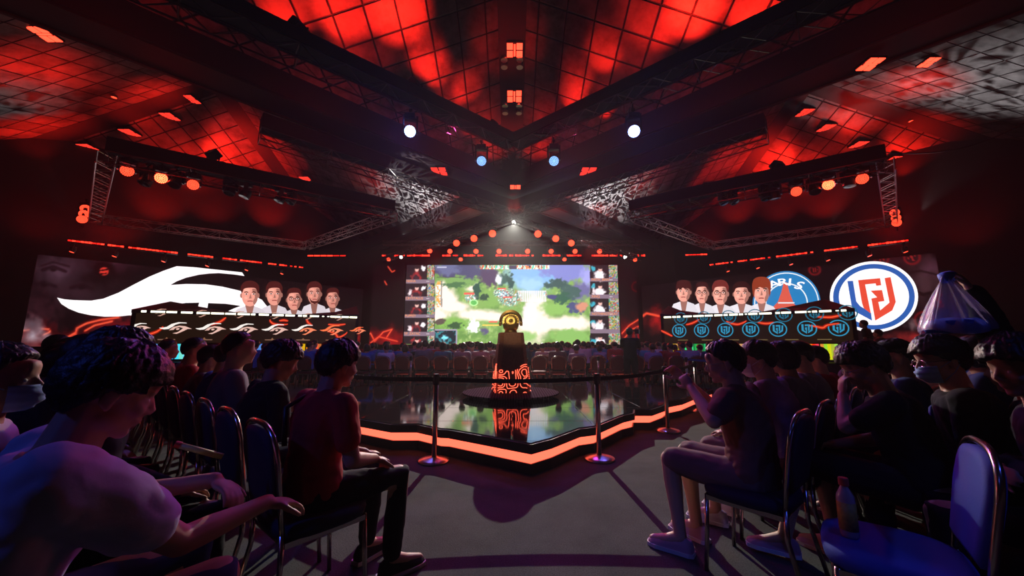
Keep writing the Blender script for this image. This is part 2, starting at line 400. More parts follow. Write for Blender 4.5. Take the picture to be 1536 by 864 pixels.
def spot(p, d, col, e, ang, blend=.6, size=.12, name='spot', gobo=None, soft=.13):
    l = bpy.data.lights.new(name, 'SPOT'); l.color = col; l.energy = e; l.spot_size = R_(ang); l.spot_blend = blend; l.shadow_soft_size = size
    l.volume_factor = dict(white_spot=.13, gobo=.25, blue_wash=1.8, uplight=1.3, beam_light=1.6, trophy_key=.3, seat_wash=.4).get(name, 1)
    o = bpy.data.objects.new(name, l); C.objects.link(o); o.location = p; o.rotation_euler = Vector(d).to_track_quat('-Z', 'Y').to_euler()
    if gobo:
        l.use_nodes = True; nt = l.node_tree; N = nt.nodes; L = nt.links; em = N['Emission']; em.inputs['Strength'].default_value = 1
        tc = N.new('ShaderNodeTexCoord'); vm = N.new('ShaderNodeVectorMath'); vm.operation = 'DIVIDE'
        sx = N.new('ShaderNodeSeparateXYZ'); L.new(tc.outputs['Normal'], sx.inputs[0])
        cb = N.new('ShaderNodeCombineXYZ')
        for i in (0, 1): 
            dv = N.new('ShaderNodeMath'); dv.operation = 'DIVIDE'; L.new(sx.outputs[i], dv.inputs[0]); L.new(sx.outputs[2], dv.inputs[1]); L.new(dv.outputs[0], cb.inputs[i])
        nz = N.new('ShaderNodeTexNoise'); nz.inputs['Scale'].default_value = gobo * .7; nz.inputs['Detail'].default_value = 1
        L.new(cb.outputs[0], nz.inputs['Vector'])
        mxv = N.new('ShaderNodeMix'); mxv.data_type = 'VECTOR'; mxv.inputs[0].default_value = .35; L.new(cb.outputs[0], mxv.inputs[4]); L.new(nz.outputs['Color'], mxv.inputs[5])
        vo = N.new('ShaderNodeTexVoronoi'); vo.feature = 'DISTANCE_TO_EDGE'; vo.inputs['Scale'].default_value = gobo * 2.2; L.new(mxv.outputs[1], vo.inputs['Vector'])
        mr = N.new('ShaderNodeMapRange'); mr.inputs[1].default_value = 0; mr.inputs[2].default_value = soft; mr.inputs[3].default_value = 3.2; mr.inputs[4].default_value = .05
        L.new(vo.outputs['Distance'], mr.inputs[0]); L.new(mr.outputs[0], em.inputs['Strength'])
    return o
RED = (1, .014, .006); BLUE = (.12, .16, 1.); MAG = (.9, .1, .6)
# blue washes on the V truss, pointing at the seats
def along(px, c, sgn):   # point of the line Y = c - |X| seen in column px
    k = (px - CX) / F
    # x/Y ratio depends slightly on height; iterate
    Y = c / (1 + abs(k) / .93); return Y
def onV(px, py, c):
    d = ray(px, py); Y = (c - .7) / (1 + .87 * abs(d.x / d.y)); return at(px, py, Y)
wh = 'bright blue-white stage light hanging under the nearest truss, '
pB1 = onV(615, 197, 13.9); pB2 = onV(951, 197, 13.9); pB3 = onV(722, 240, 13.9); pB4 = onV(831, 240, 13.9)
moving_head(pB1, (CAM - pB1), M['lamp_blue_hot'], wh + 'left one', .17, top=HV - .15)
moving_head(pB2, (CAM - pB2), M['lamp_blue_hot'], wh + 'right one', .17, top=HV - .15)
moving_head(pB3, Vector((.12, -.8, -.7)), M['lamp_blue'], 'smaller blue dotted stage light left of the centre apex', .17, top=HV - .15)
moving_head(pB4, Vector((-.12, -.8, -.7)), M['lamp_blue'], 'smaller blue dotted stage light right of the centre apex', .17, top=HV - .15)
# lamps under the square trusses
def onseg(px, py, a, b):
    d = ray(px, py); n = (b - a).cross(Vector((0, 0, 1))); t = (a - CAM).dot(n) / d.dot(n); return CAM + d * t
def down(px, py, a, b, kind, label, **k):
    p = onseg(px, py, a, b)
    lens = dict(hot=M['lamp_red_hot'], red=M['lamp_orange'], off=M['lamp_off'])[kind]
    aim = (CAM + Vector((0, 2, 0)) - p) if kind != 'off' else Vector((rnd.uniform(-.3, .3), rnd.uniform(-.5, .1), -1))
    moving_head(p, aim, lens, label, .19, hang=.45, top=HQ - .15, **k); return p
Ls = [(190, 256, 'red', 'dotted red stage light at outer end of the left truss square'), (219, 271, 'off', 'unlit dark stage light, outermost unlit one under the left truss square'),
      (241, 267, 'hot', 'glaring red stage light under the left truss square'), (263, 274, 'off', 'unlit dark stage light between two red ones under the left truss square'),
      (289, 277, 'red', 'dotted red stage light, innermost red one under the left truss square')]
for px, py, k, l in Ls: down(px, py, LQ[0], LQ[1], k, l)
for i, px in enumerate((345, 368, 420, 437)): down(px, (286, 291, 298, 300)[i], LQ[0], LQ[1], 'off', 'unlit stage light under the left truss square, %s from the centre' % ('fourth', 'third', 'second', 'first')[i])
Rs = [(1294, 268, 'red', 'dotted red stage light at outer end of the right truss square'), (1243, 277, 'hot', 'glaring red stage light under the right truss square'), (1195, 287, 'red', 'dotted red stage light, innermost red one under the right truss square'),
      (1274, 274, 'off', 'unlit dark stage light between two red ones under the right truss square'), (1222, 284, 'off', 'unlit dark stage light just inside the glaring red one on the right')]
for px, py, k, l in Rs: down(px, py, RQ[0], RQ[1], k, l)
for i, px in enumerate((1162, 1148, 1100, 1085)): down(px, (293, 294, 300, 301)[i], RQ[0], RQ[1], 'off', 'unlit dark stage light under the right truss square, %s from the centre' % ('fourth', 'third', 'second', 'first')[i])
# vertical stacks of three at the outer corners
for q, pts, nm in ((LQ, ((128, 313), (126, 321), (123, 329)), 'left'), (RQ, ((1342, 319), (1344, 327), (1345, 334)), 'right')):
    for i, (px, py) in enumerate(pts):
        p = at(px, py, q[3].y - .3); moving_head(p, CAM - p, M['lamp_orange'] if nm == 'left' else M['lamp_orange'], '%s of three stacked red lights at the outer corner of the %s truss square' % (('top', 'middle', 'bottom')[i], nm), .2, hang=.3)
    p = at(pts[0][0], pts[0][1], q[3].y); k = MB(); k.tube(Vector((p.x, p.y, HQ)), Vector((p.x, p.y, p.z - 1.0)), .04); tag(k.build('drop_pipe', M['black_metal']), 'black pipe holding three stacked lights at the outer corner of the %s truss square' % nm, 'pipe')
# lamps in front of the main screen
c5 = lambda x, y: (512 + x / 3, 288 + y / 3)
upper = [(518, 228), (597, 207), (680, 185), (885, 187), (965, 208), (1035, 228)]
wd = ['lower left', 'middle left', 'upper left', 'upper right', 'middle right', 'lower right']
for i, (x, y) in enumerate(upper):
    px, py = c5(x, y); d = ray(px, py); k = abs(d.x / d.y); Y = 18.9 / (1 - k * (27.6 - 18.9) / 9.6); p = at(px, py, Y)
    moving_head(p, Vector((p.x * -.05, -1, -.45)), M['lamp_orange'], 'round orange stage light on the inverted V truss, %s' % wd[i], .22, hang=.4, dots=False, top=7.7)
row2 = [(400, 263), (490, 265), (607, 265), (710, 265), (838, 265), (943, 265), (1050, 265), (1160, 265)]
on = ['first', 'second', 'third', 'fourth', 'fifth', 'sixth', 'seventh', 'eighth']
for i, (x, y) in enumerate(row2):
    px, py = c5(x, y); p = at(px, py, 26.6); moving_head(p, Vector((0, -1, -.5)), M['lamp_orange'], 'round orange stage light above the main screen, %s from left in the level row' % on[i], .2, hang=.35, dots=False, top=8.75)
row3 = [(215, 300, 0), (270, 290, 1), (538, 300, 0), (1003, 300, 0), (1275, 290, 1), (1320, 302, 0)]
for i, (x, y, w) in enumerate(row3):
    px, py = c5(x, y); p = at(px, py, 27.3); moving_head(p, Vector((0, -1, -.8)), M['lamp_white'] if w else M['lamp_orange'], '%s stage light just over the top edge of the main screen, %s from left' % ('small white' if w else 'small orange', on[i]), .14 if w else .17, hang=.3, dots=False, top=8.5)
# the white spot that lights the trophy
PS = Vector((.12, 21.4, 8.42))
moving_head(PS, Vector((0, -17.1, -8.4)), M['lamp_white'], 'white spotlight high above the main screen, beaming down at the trophy', .12, hang=.4, dots=False, top=10.9)

# LED battens: rows of glowing cells in a black housing
def batten(a, b, label, n=14, seed=0, m=None, h=.065):
    a = Vector(a); b = Vector(b); a, b, x, y, z = frame_of(a, b); L = (b - a).length; t = thing('led_batten', label, 'light bar', (a + b) / 2)
    R = Matrix((x, y, z)).transposed()
    k = MB(); k.box((0, 0, 0), (.18, L, .16), R); k.build('housing', M['black_metal'], t)
    r = random.Random(seed); toward = x if (CAM - (a + b) / 2).dot(x) > 0 else -x
    hot, dim = MB(), MB()
    for i in range(n):
        u = -L / 2 + L * (i + .5) / n; q = hot if r.random() < .62 else dim
        if r.random() < .1: continue
        q.box(y * u + toward * .1, (.03, L / n * .82, h * r.uniform(.9, 1.3)), R)
    if hot.v: hot.build('bright_cells', m or M['led_red'], t)
    if dim.v: dim.build('dim_cells', M['led_red_dim'] if m is None else m, t)
    return t
LA, LBn = at(102, 361, 17.0), at(457, 402, 23.3)
RA, RBn = at(1363, 361, 17.0), at(1063, 398, 23.3)
for (A, B, nm, cuts) in ((LA, LBn, 'left', (0, .13, .40, .43, .55, .58, .78, .80, .94, 1)), (RA, RBn, 'right', (0, .17, .2, .36, .4, .6, .62, .82, .84, 1))):
    for i in range(0, len(cuts) - 1, 1):
        if cuts[i + 1] - cuts[i] < .06: continue
        batten(A.lerp(B, cuts[i]), A.lerp(B, cuts[i + 1] - .01), 'red glowing light bar over the %s screen, %s from its outer end' % (nm, ('first', 'second', 'third', 'fourth', 'fifth', 'sixth', 'seventh', 'eighth', 'ninth')[i]), max(4, int((cuts[i + 1] - cuts[i]) * 70)), i)
    # small heads under the bar with thin tilted beams
    for j, s in enumerate((.02, .16, .34, .52, .7, .88)):
        p = A.lerp(B, s) - Vector((0, 0, .45)); moving_head(p, Vector((-.2 if nm == 'left' else .2, -.3, -1)), M['lamp_orange'], 'tiny red light under the bar over the %s screen, %s from its outer end' % (nm, on[j]), .1, hang=.2, dots=False, top=p.z + .45)
y5 = 383.5
for i, (a, b) in enumerate([(185, 225), (240, 400), (455, 540), (550, 640), (695, 775), (782, 865), (905, 985), (995, 1080), (1125, 1200), (1205, 1290), (1310, 1365)]):
    batten(at(*c5(a, 287), 27.4), at(*c5(b, 287), 27.4), 'red glowing light bar above the main screen, %s from left' % (on + ['ninth', 'tenth', 'eleventh'])[i], max(3, (b - a) // 9), i + 30, h=.1)
for i, (a, b) in enumerate([((462, 384), (520, 384)), ((1027, 383), (1060, 382))]):
    batten(at(*a, 27), at(*b, 27), 'short red light bar between the main screen and the %s screen' % ('left', 'right')[i], 6, i + 50)
# black uplight fixtures standing on the trusses
def par(p, aim, label, r=.16, lit=None):
    t = thing('flood_light', label, 'stage light', p); R = aim_mat(aim)
    m = MB(); m.bbox((0, 0, 0), (r * 2.6, r * 2, r * 1.6), .03, R); m.build('housing', M['black_metal'], t)
    m = MB(); m.box(R @ Vector((0, 0, r * .82)), (r * 2.2, r * 1.6, .02), R); m.build('lens', lit or M['lamp_off'], t)
    m = MB(); m.tube((-r * 1.4, 0, 0), (-r * 1.4, 0, -.3), .02); m.tube((r * 1.4, 0, 0), (r * 1.4, 0, -.3), .02); m.box((0, 0, -.3), (r * 3, .06, .05)); m.build('bracket', M['black_metal'], t)
par(onV(448, 47, 13.9) + Vector((0, 0, .1)), (1, -.2, 1), 'black flood light standing on the nearest left truss, outermost')
par(onV(622, 133, 13.9) + Vector((0, 0, .1)), (1, -.2, 1), 'black flood light standing on the nearest left truss, middle')
par(onV(741, 190, 13.9), (1, -.2, 1), 'black flood light beside the truss apex, left one')
par(onV(814, 190, 13.9), (-1, -.2, 1), 'black flood light beside the truss apex, right one')
par(onV(1088, 68, 13.9) + Vector((0, 0, .1)), (-1, -.2, 1), 'black flood light standing on the nearest right truss, outermost')
par(onV(972, 118, 13.9) + Vector((0, 0, .1)), (-1, -.2, 1), 'black flood light standing on the nearest right truss, inner one')
par(onseg(320, 236, LQ[0], LQ[1]) + Vector((0, 0, .1)), (.2, .6, 1), 'lit red flood light on top of the left truss square', .17, M['panel_red_hi'])
par(onseg(1166, 252, RQ[0], RQ[1]) + Vector((0, 0, .1)), (-.2, .6, 1), 'lit red flood light on top of the right truss square', .17, M['panel_red_hi'])

# ---------- light that reaches the room
dW = (Vector((0, 4.3, 0)) - PS).normalized(); spot(PS + dW * .35, dW, (1, .97, .85), 13500, 30, .3, .03, 'white_spot')
for p, e in ((pB1, 420), (pB2, 420)):
    spot(p + (CAM - p).normalized() * .25, Vector((p.x * .75, 1.0, .6)) - p, BLUE, e, 62, .8, .12, 'blue_wash')
for p in (pB3, pB4): spot(p + Vector((0, -.2, -.2)), Vector((p.x * 1.2, 3, 0)) - p, (.3, .08, 1), 260, 40, .8, .1, 'blue_wash')
def patch(px, py, e, ang, off=(0, 0), z=None, col=RED, gobo=None, size=.1, soft=.13):
    """an uplight under the ceiling whose beam meets the ceiling where the photo shows the patch"""
    h = ceil_hit(px, py); p = Vector((h.x + off[0], h.y + off[1], h.z - 2.2 if z is None else z)); spot(p, h - p, col, e, ang, .9 if z else 1, size, 'gobo' if gobo else 'uplight', gobo, soft); return p
for (px, py, e, ang, off, z) in [
    (598, 22, 1500, 52, (.6, -.3), 9.4), (520, 8, 700, 60, (0, .4), 9.2), (430, 5, 300, 60, (0, .4), 9.2), (640, 88, 300, 46, (.4, .4), 9.6), (656, 108, 260, 40, (.2, .4), 9.6), (700, 132, 240, 46, (0, .5), 9.6), (672, 160, 160, 50, (0, .6), 9.6), (715, 185, 160, 60, (0, .5), 9.4),
    (1040, 15, 1500, 52, (-.6, -.3), 9.4), (985, 25, 420, 60, (0, .3), 9.2), (1130, 5, 500, 60, (0, .3), 9.2), (905, 80, 220, 46, (-.4, .4), 9.6), (868, 118, 150, 44, (0, .5), 9.6), (862, 150, 330, 46, (0, .5), 9.6), (905, 158, 140, 50, (0, .6), 9.6), (820, 185, 140, 60, (0, .5), 9.4),
    (540, 80, 60, 90, (0, 0), 9.4), (760, 60, 60, 80, (0, 0), 10), (940, 60, 60, 90, (0, 0), 9.4), (745, 215, 120, 80, (0, 0), 9.0), (800, 215, 120, 80, (0, 0), 9.0),
    (352, 234, 420, 80, (-.8, -.6), None), (300, 250, 120, 80, (0, -1), None), (400, 215, 60, 90, (0, -1), None), (250, 215, 50, 80, (0, -1), None),
    (232, 140, 150, 60, (.6, .8), None), (190, 162, 60, 60, (0, .8), None), (60, 95, 110, 60, (.5, .8), None), (45, 195, 160, 60, (.5, .8), None), (95, 185, 80, 60, (.5, .8), None), (110, 118, 60, 60, (0, .8), None), (5, 110, 90, 60, (0, .8), None), (80, 145, 50, 70, (0, .8), None),
    (1150, 246, 420, 80, (.8, -.6), None), (1195, 258, 120, 80, (0, -1), None), (1100, 225, 60, 90, (0, -1), None), (1250, 225, 50, 80, (0, -1), None),
    (1385, 125, 170, 60, (-.5, .8), None), (1345, 135, 60, 60, (-.5, .8), None), (1300, 172, 120, 60, (-.5, .8), None), (1372, 212, 170, 60, (-.5, .8), None), (1260, 160, 60, 70, (0, .8), None),
    (430, 262, 50, 80, (0, -1), None), (560, 270, 50, 70, (0, -1), None), (1070, 262, 50, 80, (0, -1), None), (970, 270, 50, 70, (0, -1), None)]:
    patch(px, py, e * (1.35 if z else 3.4), ang + (0 if z else 25), off, z)
GREY = (1, .93, .95)
for (px, py, e, ang, off, z, g) in [
    (632, 300, 600, 100, (-.5, -2.0), 7.6, 5), (905, 305, 600, 100, (.5, -2.0), 7.6, 5), (630, 250, 260, 60, (-1, -2), 7.6, 5), (875, 270, 260, 60, (1, -2), 7.6, 5),
    (1500, 130, 300, 75, (-1, 3), 8, 4.5), (1300, 130, 150, 60, (-1, 2), 8, 4), (10, 150, 60, 60, (1, 2), 8, 4)]:
    patch(px, py, e * 1.3, ang, off, z, GREY, g, .02, .3 if px > 1200 or px < 100 else .15)
# red washes over the seats and screens
for (a, d, e, ang) in [((-12.6, 13.2, 7.3), (.65, -.75, -.55), 1500, 70), ((12.2, 13.5, 7.3), (-.65, -.75, -.55), 1500, 70),
                       ((-20.8, 18.3, 6.6), (.5, -.6, -.3), 800, 80), ((19.6, 18.6, 6.6), (-.5, -.6, -.3), 800, 80),
                       ((-5, 24.5, 7.6), (-.1, -1, -.55), 1500, 60), ((5, 24.5, 7.6), (.1, -1, -.55), 1500, 60), ((0, 26, 7.8), (0, -1, -.5), 1500, 70)]:
    spot(a, d, (1, .02, .03), e*.8, ang, .8, .15, 'red_wash')
# red lights on the beam faces around the crossing
for px, py, e in ((700, 318, 320), (835, 318, 420), (893, 335, 320), (772, 300, 160), (665, 330, 200)):
    h = ceil_hit(px, py); spot(h + Vector((0, -1.2, -1.2)), (0, 1, 1), RED, e, 80, .9, .1, 'beam_wash')

# key light on the trophy from a front-of-house spot
pk = Vector((-1.8, -4.5, 9.3)); dk = Vector((0, 7.2, 1.72)) - pk; spot(pk, dk, (1, .82, .55), 2600, 4.5, .5, .06, 'trophy_key')
# washes on the centre seats
for x, c, e in ((-6, (.2, .2, 1), 600), (0, (.9, .15, .4), 300), (6, (.25, .2, 1), 600)): spot((x * .35, 5.0, 8.9), Vector((x, 13.5, .8)) - Vector((x * .35, 5.0, 8.9)), c, e, 50, .9, .15, 'seat_wash')
for sx in (-1, 1): spot((sx * 2.1, 11.7, 8.3), Vector((-sx * 1.5, 2.0, .8)) - Vector((sx * 2.1, 11.7, 8.3)), (1, .05, .3), 520, 52, .9, .12, 'magenta_wash')
# narrow red beams showing in the haze
for a, d, e, ang in [((20.0, 18.2, 6.7), (.52, -.35, -.75), 900, 9), ((20.0, 18.2, 6.5), (.2, -.4, -.9), 700, 9), ((-21.0, 17.9, 6.7), (-.35, -.4, -.8), 900, 10), ((-12.2, 13.3, 7.1), (.2, .3, -1), 500, 12), ((12.0, 13.3, 7.1), (-.2, .3, -1), 500, 12), ((-17, 21.5, 5.2), (-.1, .1, 1), 500, 16), ((-15, 23, 5.2), (0, .1, 1), 400, 16), ((14.5, 23, 5.2), (0, .1, 1), 500, 16), ((17, 21.5, 5.2), (.1, .1, 1), 500, 16)]:
    spot(a, d, (1, .03, .03), e * 2.5, ang, .5, .05, 'beam_light')
m = MB(); A_, B_ = at(1300, 226, 13), at(1640, 120, 9.5); m.path([A_.lerp(B_, i / 16) - Vector((0, 0, .9 * math.sin(PI * i / 16))) for i in range(17)], .02, 6); tag(m.build('cable', M['plastic']), 'thin black cable sagging across the upper right ceiling', 'cable')

# red light climbing the walls above the side screens
for px, py, e, ang in ((405, 312, 420, 75), (240, 298, 380, 75), (320, 300, 200, 85), (180, 330, 150, 80), (450, 345, 120, 80), (1104, 308, 420, 75), (1237, 296, 380, 75), (1170, 300, 200, 85), (1330, 320, 150, 80), (1060, 345, 120, 80), (60, 320, 60, 80), (1450, 330, 60, 80)):
    d = ray(px, py); sg = -1 if px < 768 else 1; t = 45.2 / (d.y + abs(d.x)); h = CAM + d * t
    if h.x * sg > 30.6: t = 30.6 / abs(d.x); h = CAM + d * t; p = h + Vector((-sg * 1.8, 0, -1.6))
    else: p = h + Vector((-sg * 1.3, -1.3, -1.8))
    spot(p, h - p, RED, e * 1.6, ang, 1, .1, 'uplight')
# blue side light behind the front seats
spot((-6, -3.2, 7), Vector((-1.4, 1.0, 1.0)) - Vector((-6, -3.2, 7)), (.06, .12, 1), 420, 30, 1, .15, 'blue_wash')
spot((3.2, -3.5, 7), Vector((1.95, 1.25, .5)) - Vector((3.2, -3.5, 7)), (.05, .12, 1), 260, 18, 1, .15, 'blue_wash')

# dim red light on the inner faces of the near beams
for sx in (-1, 1):
    for q in (2.2, 5.2, 8.6, 12.0): spot((sx * q, 15.3 - q, 7.6), (sx * .5, .8, .42), RED, 110, 110, 1, .2, 'beam_wash')
# ---------- LED walls
def lcd_mat(name, s=1.0):
    m = bpy.data.materials.new(name); m.use_nodes = True; nt = m.node_tree; b = nt.nodes['Principled BSDF']
    b.inputs['Base Color'].default_value = (.01, .01, .01, 1); b.inputs['Roughness'].default_value = .5
    a = nt.nodes.new('ShaderNodeVertexColor'); a.layer_name = 'Col'
    nt.links.new(a.outputs['Color'], b.inputs['Emission Color']); b.inputs['Emission Strength'].default_value = s
    return m
M['lcd'] = lcd_mat('led_wall_pixels', 1.0)
class Plane:
    def __init__(s, o, r):
        s.o = Vector(o); s.r = Vector(r).normalized(); s.u = Vector((0, 0, 1)); s.n = s.r.cross(s.u)
        if (CAM - s.o).dot(s.n) < 0: s.n = -s.n
    def hit(s, px, py):
        d = ray(px, py); t = (s.o - CAM).dot(s.n) / d.dot(s.n); return CAM + d * t
    def uv(s, px, py):
        p = s.hit(px, py) - s.o; return p.dot(s.r), p.z
    def P(s, u, v, off=0): return s.o + s.r * u + s.u * v + s.n * off
def proj(p):
    """numpy: world point -> photo pixel"""
    q = p - np.array(CAM); c, s = math.cos(PITCH), math.sin(PITCH)
    f = q[..., 1] * c + q[..., 2] * s; up = -q[..., 1] * s + q[..., 2] * c
    return CX + F * q[..., 0] / f, CY - F * up / f
def lin(c):
    c = np.asarray(c, float); return np.where(c < .04045, c / 12.92, ((c + .055) / 1.055) ** 2.4)
def vnoise(x, y, seed=0):
    xi = np.floor(x).astype(int); yi = np.floor(y).astype(int); fx = x - xi; fy = y - yi
    fx = fx * fx * (3 - 2 * fx); fy = fy * fy * (3 - 2 * fy)
    def h(a, b):
        n = (a * 374761393 + b * 668265263 + seed * 982451653) & 0xffffffff
        n = ((n ^ (n >> 13)) * 1274126177) & 0xffffffff; return ((n ^ (n >> 16)) & 0xffff) / 65535.
    return (h(xi, yi) * (1 - fx) + h(xi + 1, yi) * fx) * (1 - fy) + (h(xi, yi + 1) * (1 - fx) + h(xi + 1, yi + 1) * fx) * fy
def fbm(x, y, s, seed=0): return sum(vnoise(x / s * 2 ** k, y / s * 2 ** k, seed + k) / 2 ** k for k in range(4)) / 1.875
def pixel_panel(name, pl, u0, u1, v0, v1, nu, nv, fn, parent, thick=.12, off=0):
    uu = np.linspace(u0, u1, nu + 1); vv = np.linspace(v0, v1, nv + 1); U, V = np.meshgrid(uu, vv)
    o = np.array(pl.o); Pw = o + U[..., None] * np.array(pl.r) + V[..., None] * np.array([0, 0, 1.]) + off * np.array(pl.n)
    X, Y = proj(Pw); col = fn(X, Y, U, V)
    n0 = (nu + 1) * (nv + 1); vs = Pw.reshape(-1, 3)
    I, J = np.meshgrid(np.arange(nu), np.arange(nv)); a = (J * (nu + 1) + I).ravel()
    fs = np.stack([a, a + 1, a + nu + 2, a + nu + 1], 1).tolist()
    bk = [tuple(pl.P(u, v, off - thick)) for u, v in ((u0, v0), (u1, v0), (u1, v1), (u0, v1))]
    c4 = [0, nu, n0 - 1, n0 - 1 - nu]
    fs += [(n0 + 3, n0 + 2, n0 + 1, n0)] + [(c4[(k + 1) % 4], c4[k], n0 + k, n0 + (k + 1) % 4) for k in range(4)]
    me = bpy.data.meshes.new(name); me.from_pydata(vs.tolist() + bk, [], fs)
    me.materials.append(M['lcd']); me.materials.append(M['plastic'])
    for k in range(1, 6): me.polygons[len(me.polygons) - k].material_index = 1
    at_ = me.color_attributes.new('Col', 'FLOAT_COLOR', 'POINT')
    arr = np.ones((len(me.vertices), 4)); arr[:n0, :3] = lin(np.clip(col.reshape(-1, 3), 0, None)); at_.data.foreach_set('color', arr.ravel())
    return link(bpy.data.objects.new(name, me), parent)
class Paint:
    def __init__(s, X, Y): s.X, s.Y = X, Y; s.c = np.zeros(X.shape + (3,))
    def mix(s, m, col): m = np.clip(m, 0, 1)[..., None]; s.c = s.c * (1 - m) + np.array(col, float) / 255 * m
    def blob(s, cx, cy, rx, ry, col, soft=.3, amt=1, rag=0, seed=1, ns=6):
        d = np.hypot((s.X - cx) / rx, (s.Y - cy) / ry)
        if rag: d = d + rag * (fbm(s.X, s.Y, ns, seed) - .5) * 2
        s.mix((1 - d) / soft * .5 * amt + .5 * amt * (d < 1), col) if False else s.mix(np.clip((1 - d) / soft, 0, 1) * amt, col)
    def rect(s, x0, y0, x1, y1, col, amt=1): s.mix(((s.X >= x0) & (s.X < x1) & (s.Y >= y0) & (s.Y < y1)) * amt, col)
    def band(s, pts, w, col, soft=.4, amt=1):
        d = np.full(s.X.shape, 1e9)
        for (a, b), (c, e) in zip(pts[:-1], pts[1:]):
            t = np.clip(((s.X - a) * (c - a) + (s.Y - b) * (e - b)) / ((c - a) ** 2 + (e - b) ** 2 + 1e-9), 0, 1)
            d = np.minimum(d, np.hypot(s.X - a - t * (c - a), s.Y - b - t * (e - b)))
        s.mix(np.clip((1 - d / w) / soft, 0, 1) * amt, col)
G6 = lambda x, y: (560 + x / 3.6, 380 + y / 3.6)
def paint_game(X, Y, U, V):
    p = Paint(X, Y); p.c[:] = np.array((120, 158, 78)) / 255
    n = fbm(X, Y, 14, 3); p.mix((n - .45) * 3, (90, 130, 60)); p.mix((fbm(X, Y, 5, 9) - .55) * 2.5, (175, 195, 120))
    B = lambda cx, cy, rx, ry, c, **k: p.blob(*G6(cx, cy), rx / 3.6, ry / 3.6, c, **k)
    pth = (238, 218, 208)
    for cx, cy, rx, ry in ((400, 245, 75, 75), (370, 200, 60, 60), (430, 290, 120, 40), (530, 180, 50, 35), (560, 330, 160, 38), (350, 330, 80, 50), (860, 400, 110, 110), (960, 380, 230, 50), (1090, 380, 120, 55), (880, 310, 75, 90), (640, 345, 120, 28)):
        B(cx, cy, rx, ry, pth, soft=.5, rag=.25, ns=9, seed=4)
    B(430, 380, 110, 42, (118, 165, 72), soft=.4, rag=.3); B(990, 300, 110, 40, (128, 172, 84), soft=.4, rag=.3); B(1070, 450, 130, 45, (122, 168, 84), soft=.3, rag=.3)
    B(480, 150, 120, 40, (110, 150, 80), soft=.4, rag=.3); B(640, 250, 70, 60, (118, 160, 76), soft=.4, rag=.3); B(830, 450, 70, 35, (140, 180, 100), soft=.5, rag=.3)
    # water and cliffs
    B(870, 120, 170, 100, (122, 168, 214), soft=.35, rag=.3, ns=12); B(840, 170, 110, 50, (150, 190, 225), soft=.6, rag=.4)
    B(1050, 90, 160, 70, (118, 122, 190), soft=.3, rag=.5, seed=7); B(1120, 200, 70, 60, (96, 92, 140), soft=.4, rag=.5, seed=8); B(1160, 130, 50, 60, (150, 150, 215), soft=.6, rag=.4)
    B(500, 90, 170, 50, (64, 62, 96), soft=.3, rag=.6, seed=11); B(620, 125, 55, 60, (70, 52, 82), soft=.3, rag=.6, seed=12); B(400, 85, 80, 40, (88, 92, 130), soft=.5, rag=.6)
    for cx, cy, rx, ry, c in ((560, 200, 26, 55, (34, 70, 58)), (600, 238, 30, 20, (40, 66, 50)), (700, 140, 30, 40, (50, 84, 78)), (740, 150, 20, 45, (36, 70, 66)), (1000, 165, 70, 32, (50, 76, 74)), (1060, 215, 60, 45, (56, 84, 80)), (1090, 290, 55, 40, (64, 70, 110)), (1020, 240, 45, 35, (44, 84, 66)), (430, 395, 55, 22, (44, 74, 44)), (360, 370, 30, 20, (80, 66, 60)), (440, 170, 70, 18, (60, 100, 60))):
        B(cx, cy, rx, ry, c, soft=.3, rag=.7, ns=4, seed=int(cx))
    B(1130, 290, 38, 30, (196, 130, 104), soft=.4, rag=.6); B(680, 140, 22, 38, (225, 225, 235), soft=.4, rag=.5)
    # stone bridge
    for (x0, x1, y0, y1) in ((775, 935, 200, 262),):
        a, b = G6(x0, y0), G6(x1, y1); t = (Y - a[1]) / (b[1] - a[1]); p.mix(((t > 0) & (t < 1) & (X > a[0] + t * 6) & (X < b[0])) * (.75 + .25 * np.sin(X * 1.9)), (228, 220, 228))
    B(845, 330, 45, 90, (222, 212, 214), soft=.4, rag=.3)
    # white blossom, fights
    B(540, 395, 42, 40, (250, 250, 255), soft=.35, rag=.5, ns=3); B(600, 415, 25, 25, (80, 74, 110), soft=.4, rag=.5)
    for cx, cy, rx, ry, sd in ((525, 240, 38, 30, 21), (735, 240, 75, 55, 22), (690, 215, 50, 28, 23), (930, 220, 14, 14, 24)):
        m = np.clip((1 - np.hypot((X - G6(cx, cy)[0]) / (rx / 3.6), (Y - G6(cx, cy)[1]) / (ry / 3.6))) * 3, 0, 1)
        h = vnoise(X * .42, Y * .42, sd); h2 = vnoise(X * .7 + 9, Y * .7, sd + 5)
        for k, c in enumerate(((235, 245, 255), (70, 60, 110), (130, 200, 220), (200, 90, 80), (120, 170, 120))): p.mix(m * ((h * 5).astype(int) == k) * .6, c)
        p.mix(m * (h2 > .78), (255, 255, 255))
    d = np.hypot(X - G6(542, 266)[0], (Y - G6(542, 266)[1]) * 1.3); p.mix(np.exp(-((d - 5.5) / .9) ** 2), (190, 255, 170)); p.mix((d < 4.6) * .8, (70, 170, 70))
    B(965, 235, 30, 14, (60, 60, 110), soft=.3, rag=.5)
    for x0, y0, x1 in ((490, 212, 545), (672, 186, 715), (700, 233, 752), (625, 366, 668)): p.rect(*G6(x0, y0), *G6(x1, y0 + 9), (235, 80, 70))
    p.rect(*G6(590, 385), *G6(690, 393), (225, 190, 80))
    # top bar
    x0, y0 = G6(575, 66); x1, y1 = G6(950, 84); m = (X > x0) & (X < x1) & (Y > y0) & (Y < y1); h = vnoise(X * .55, Y * .2, 31)
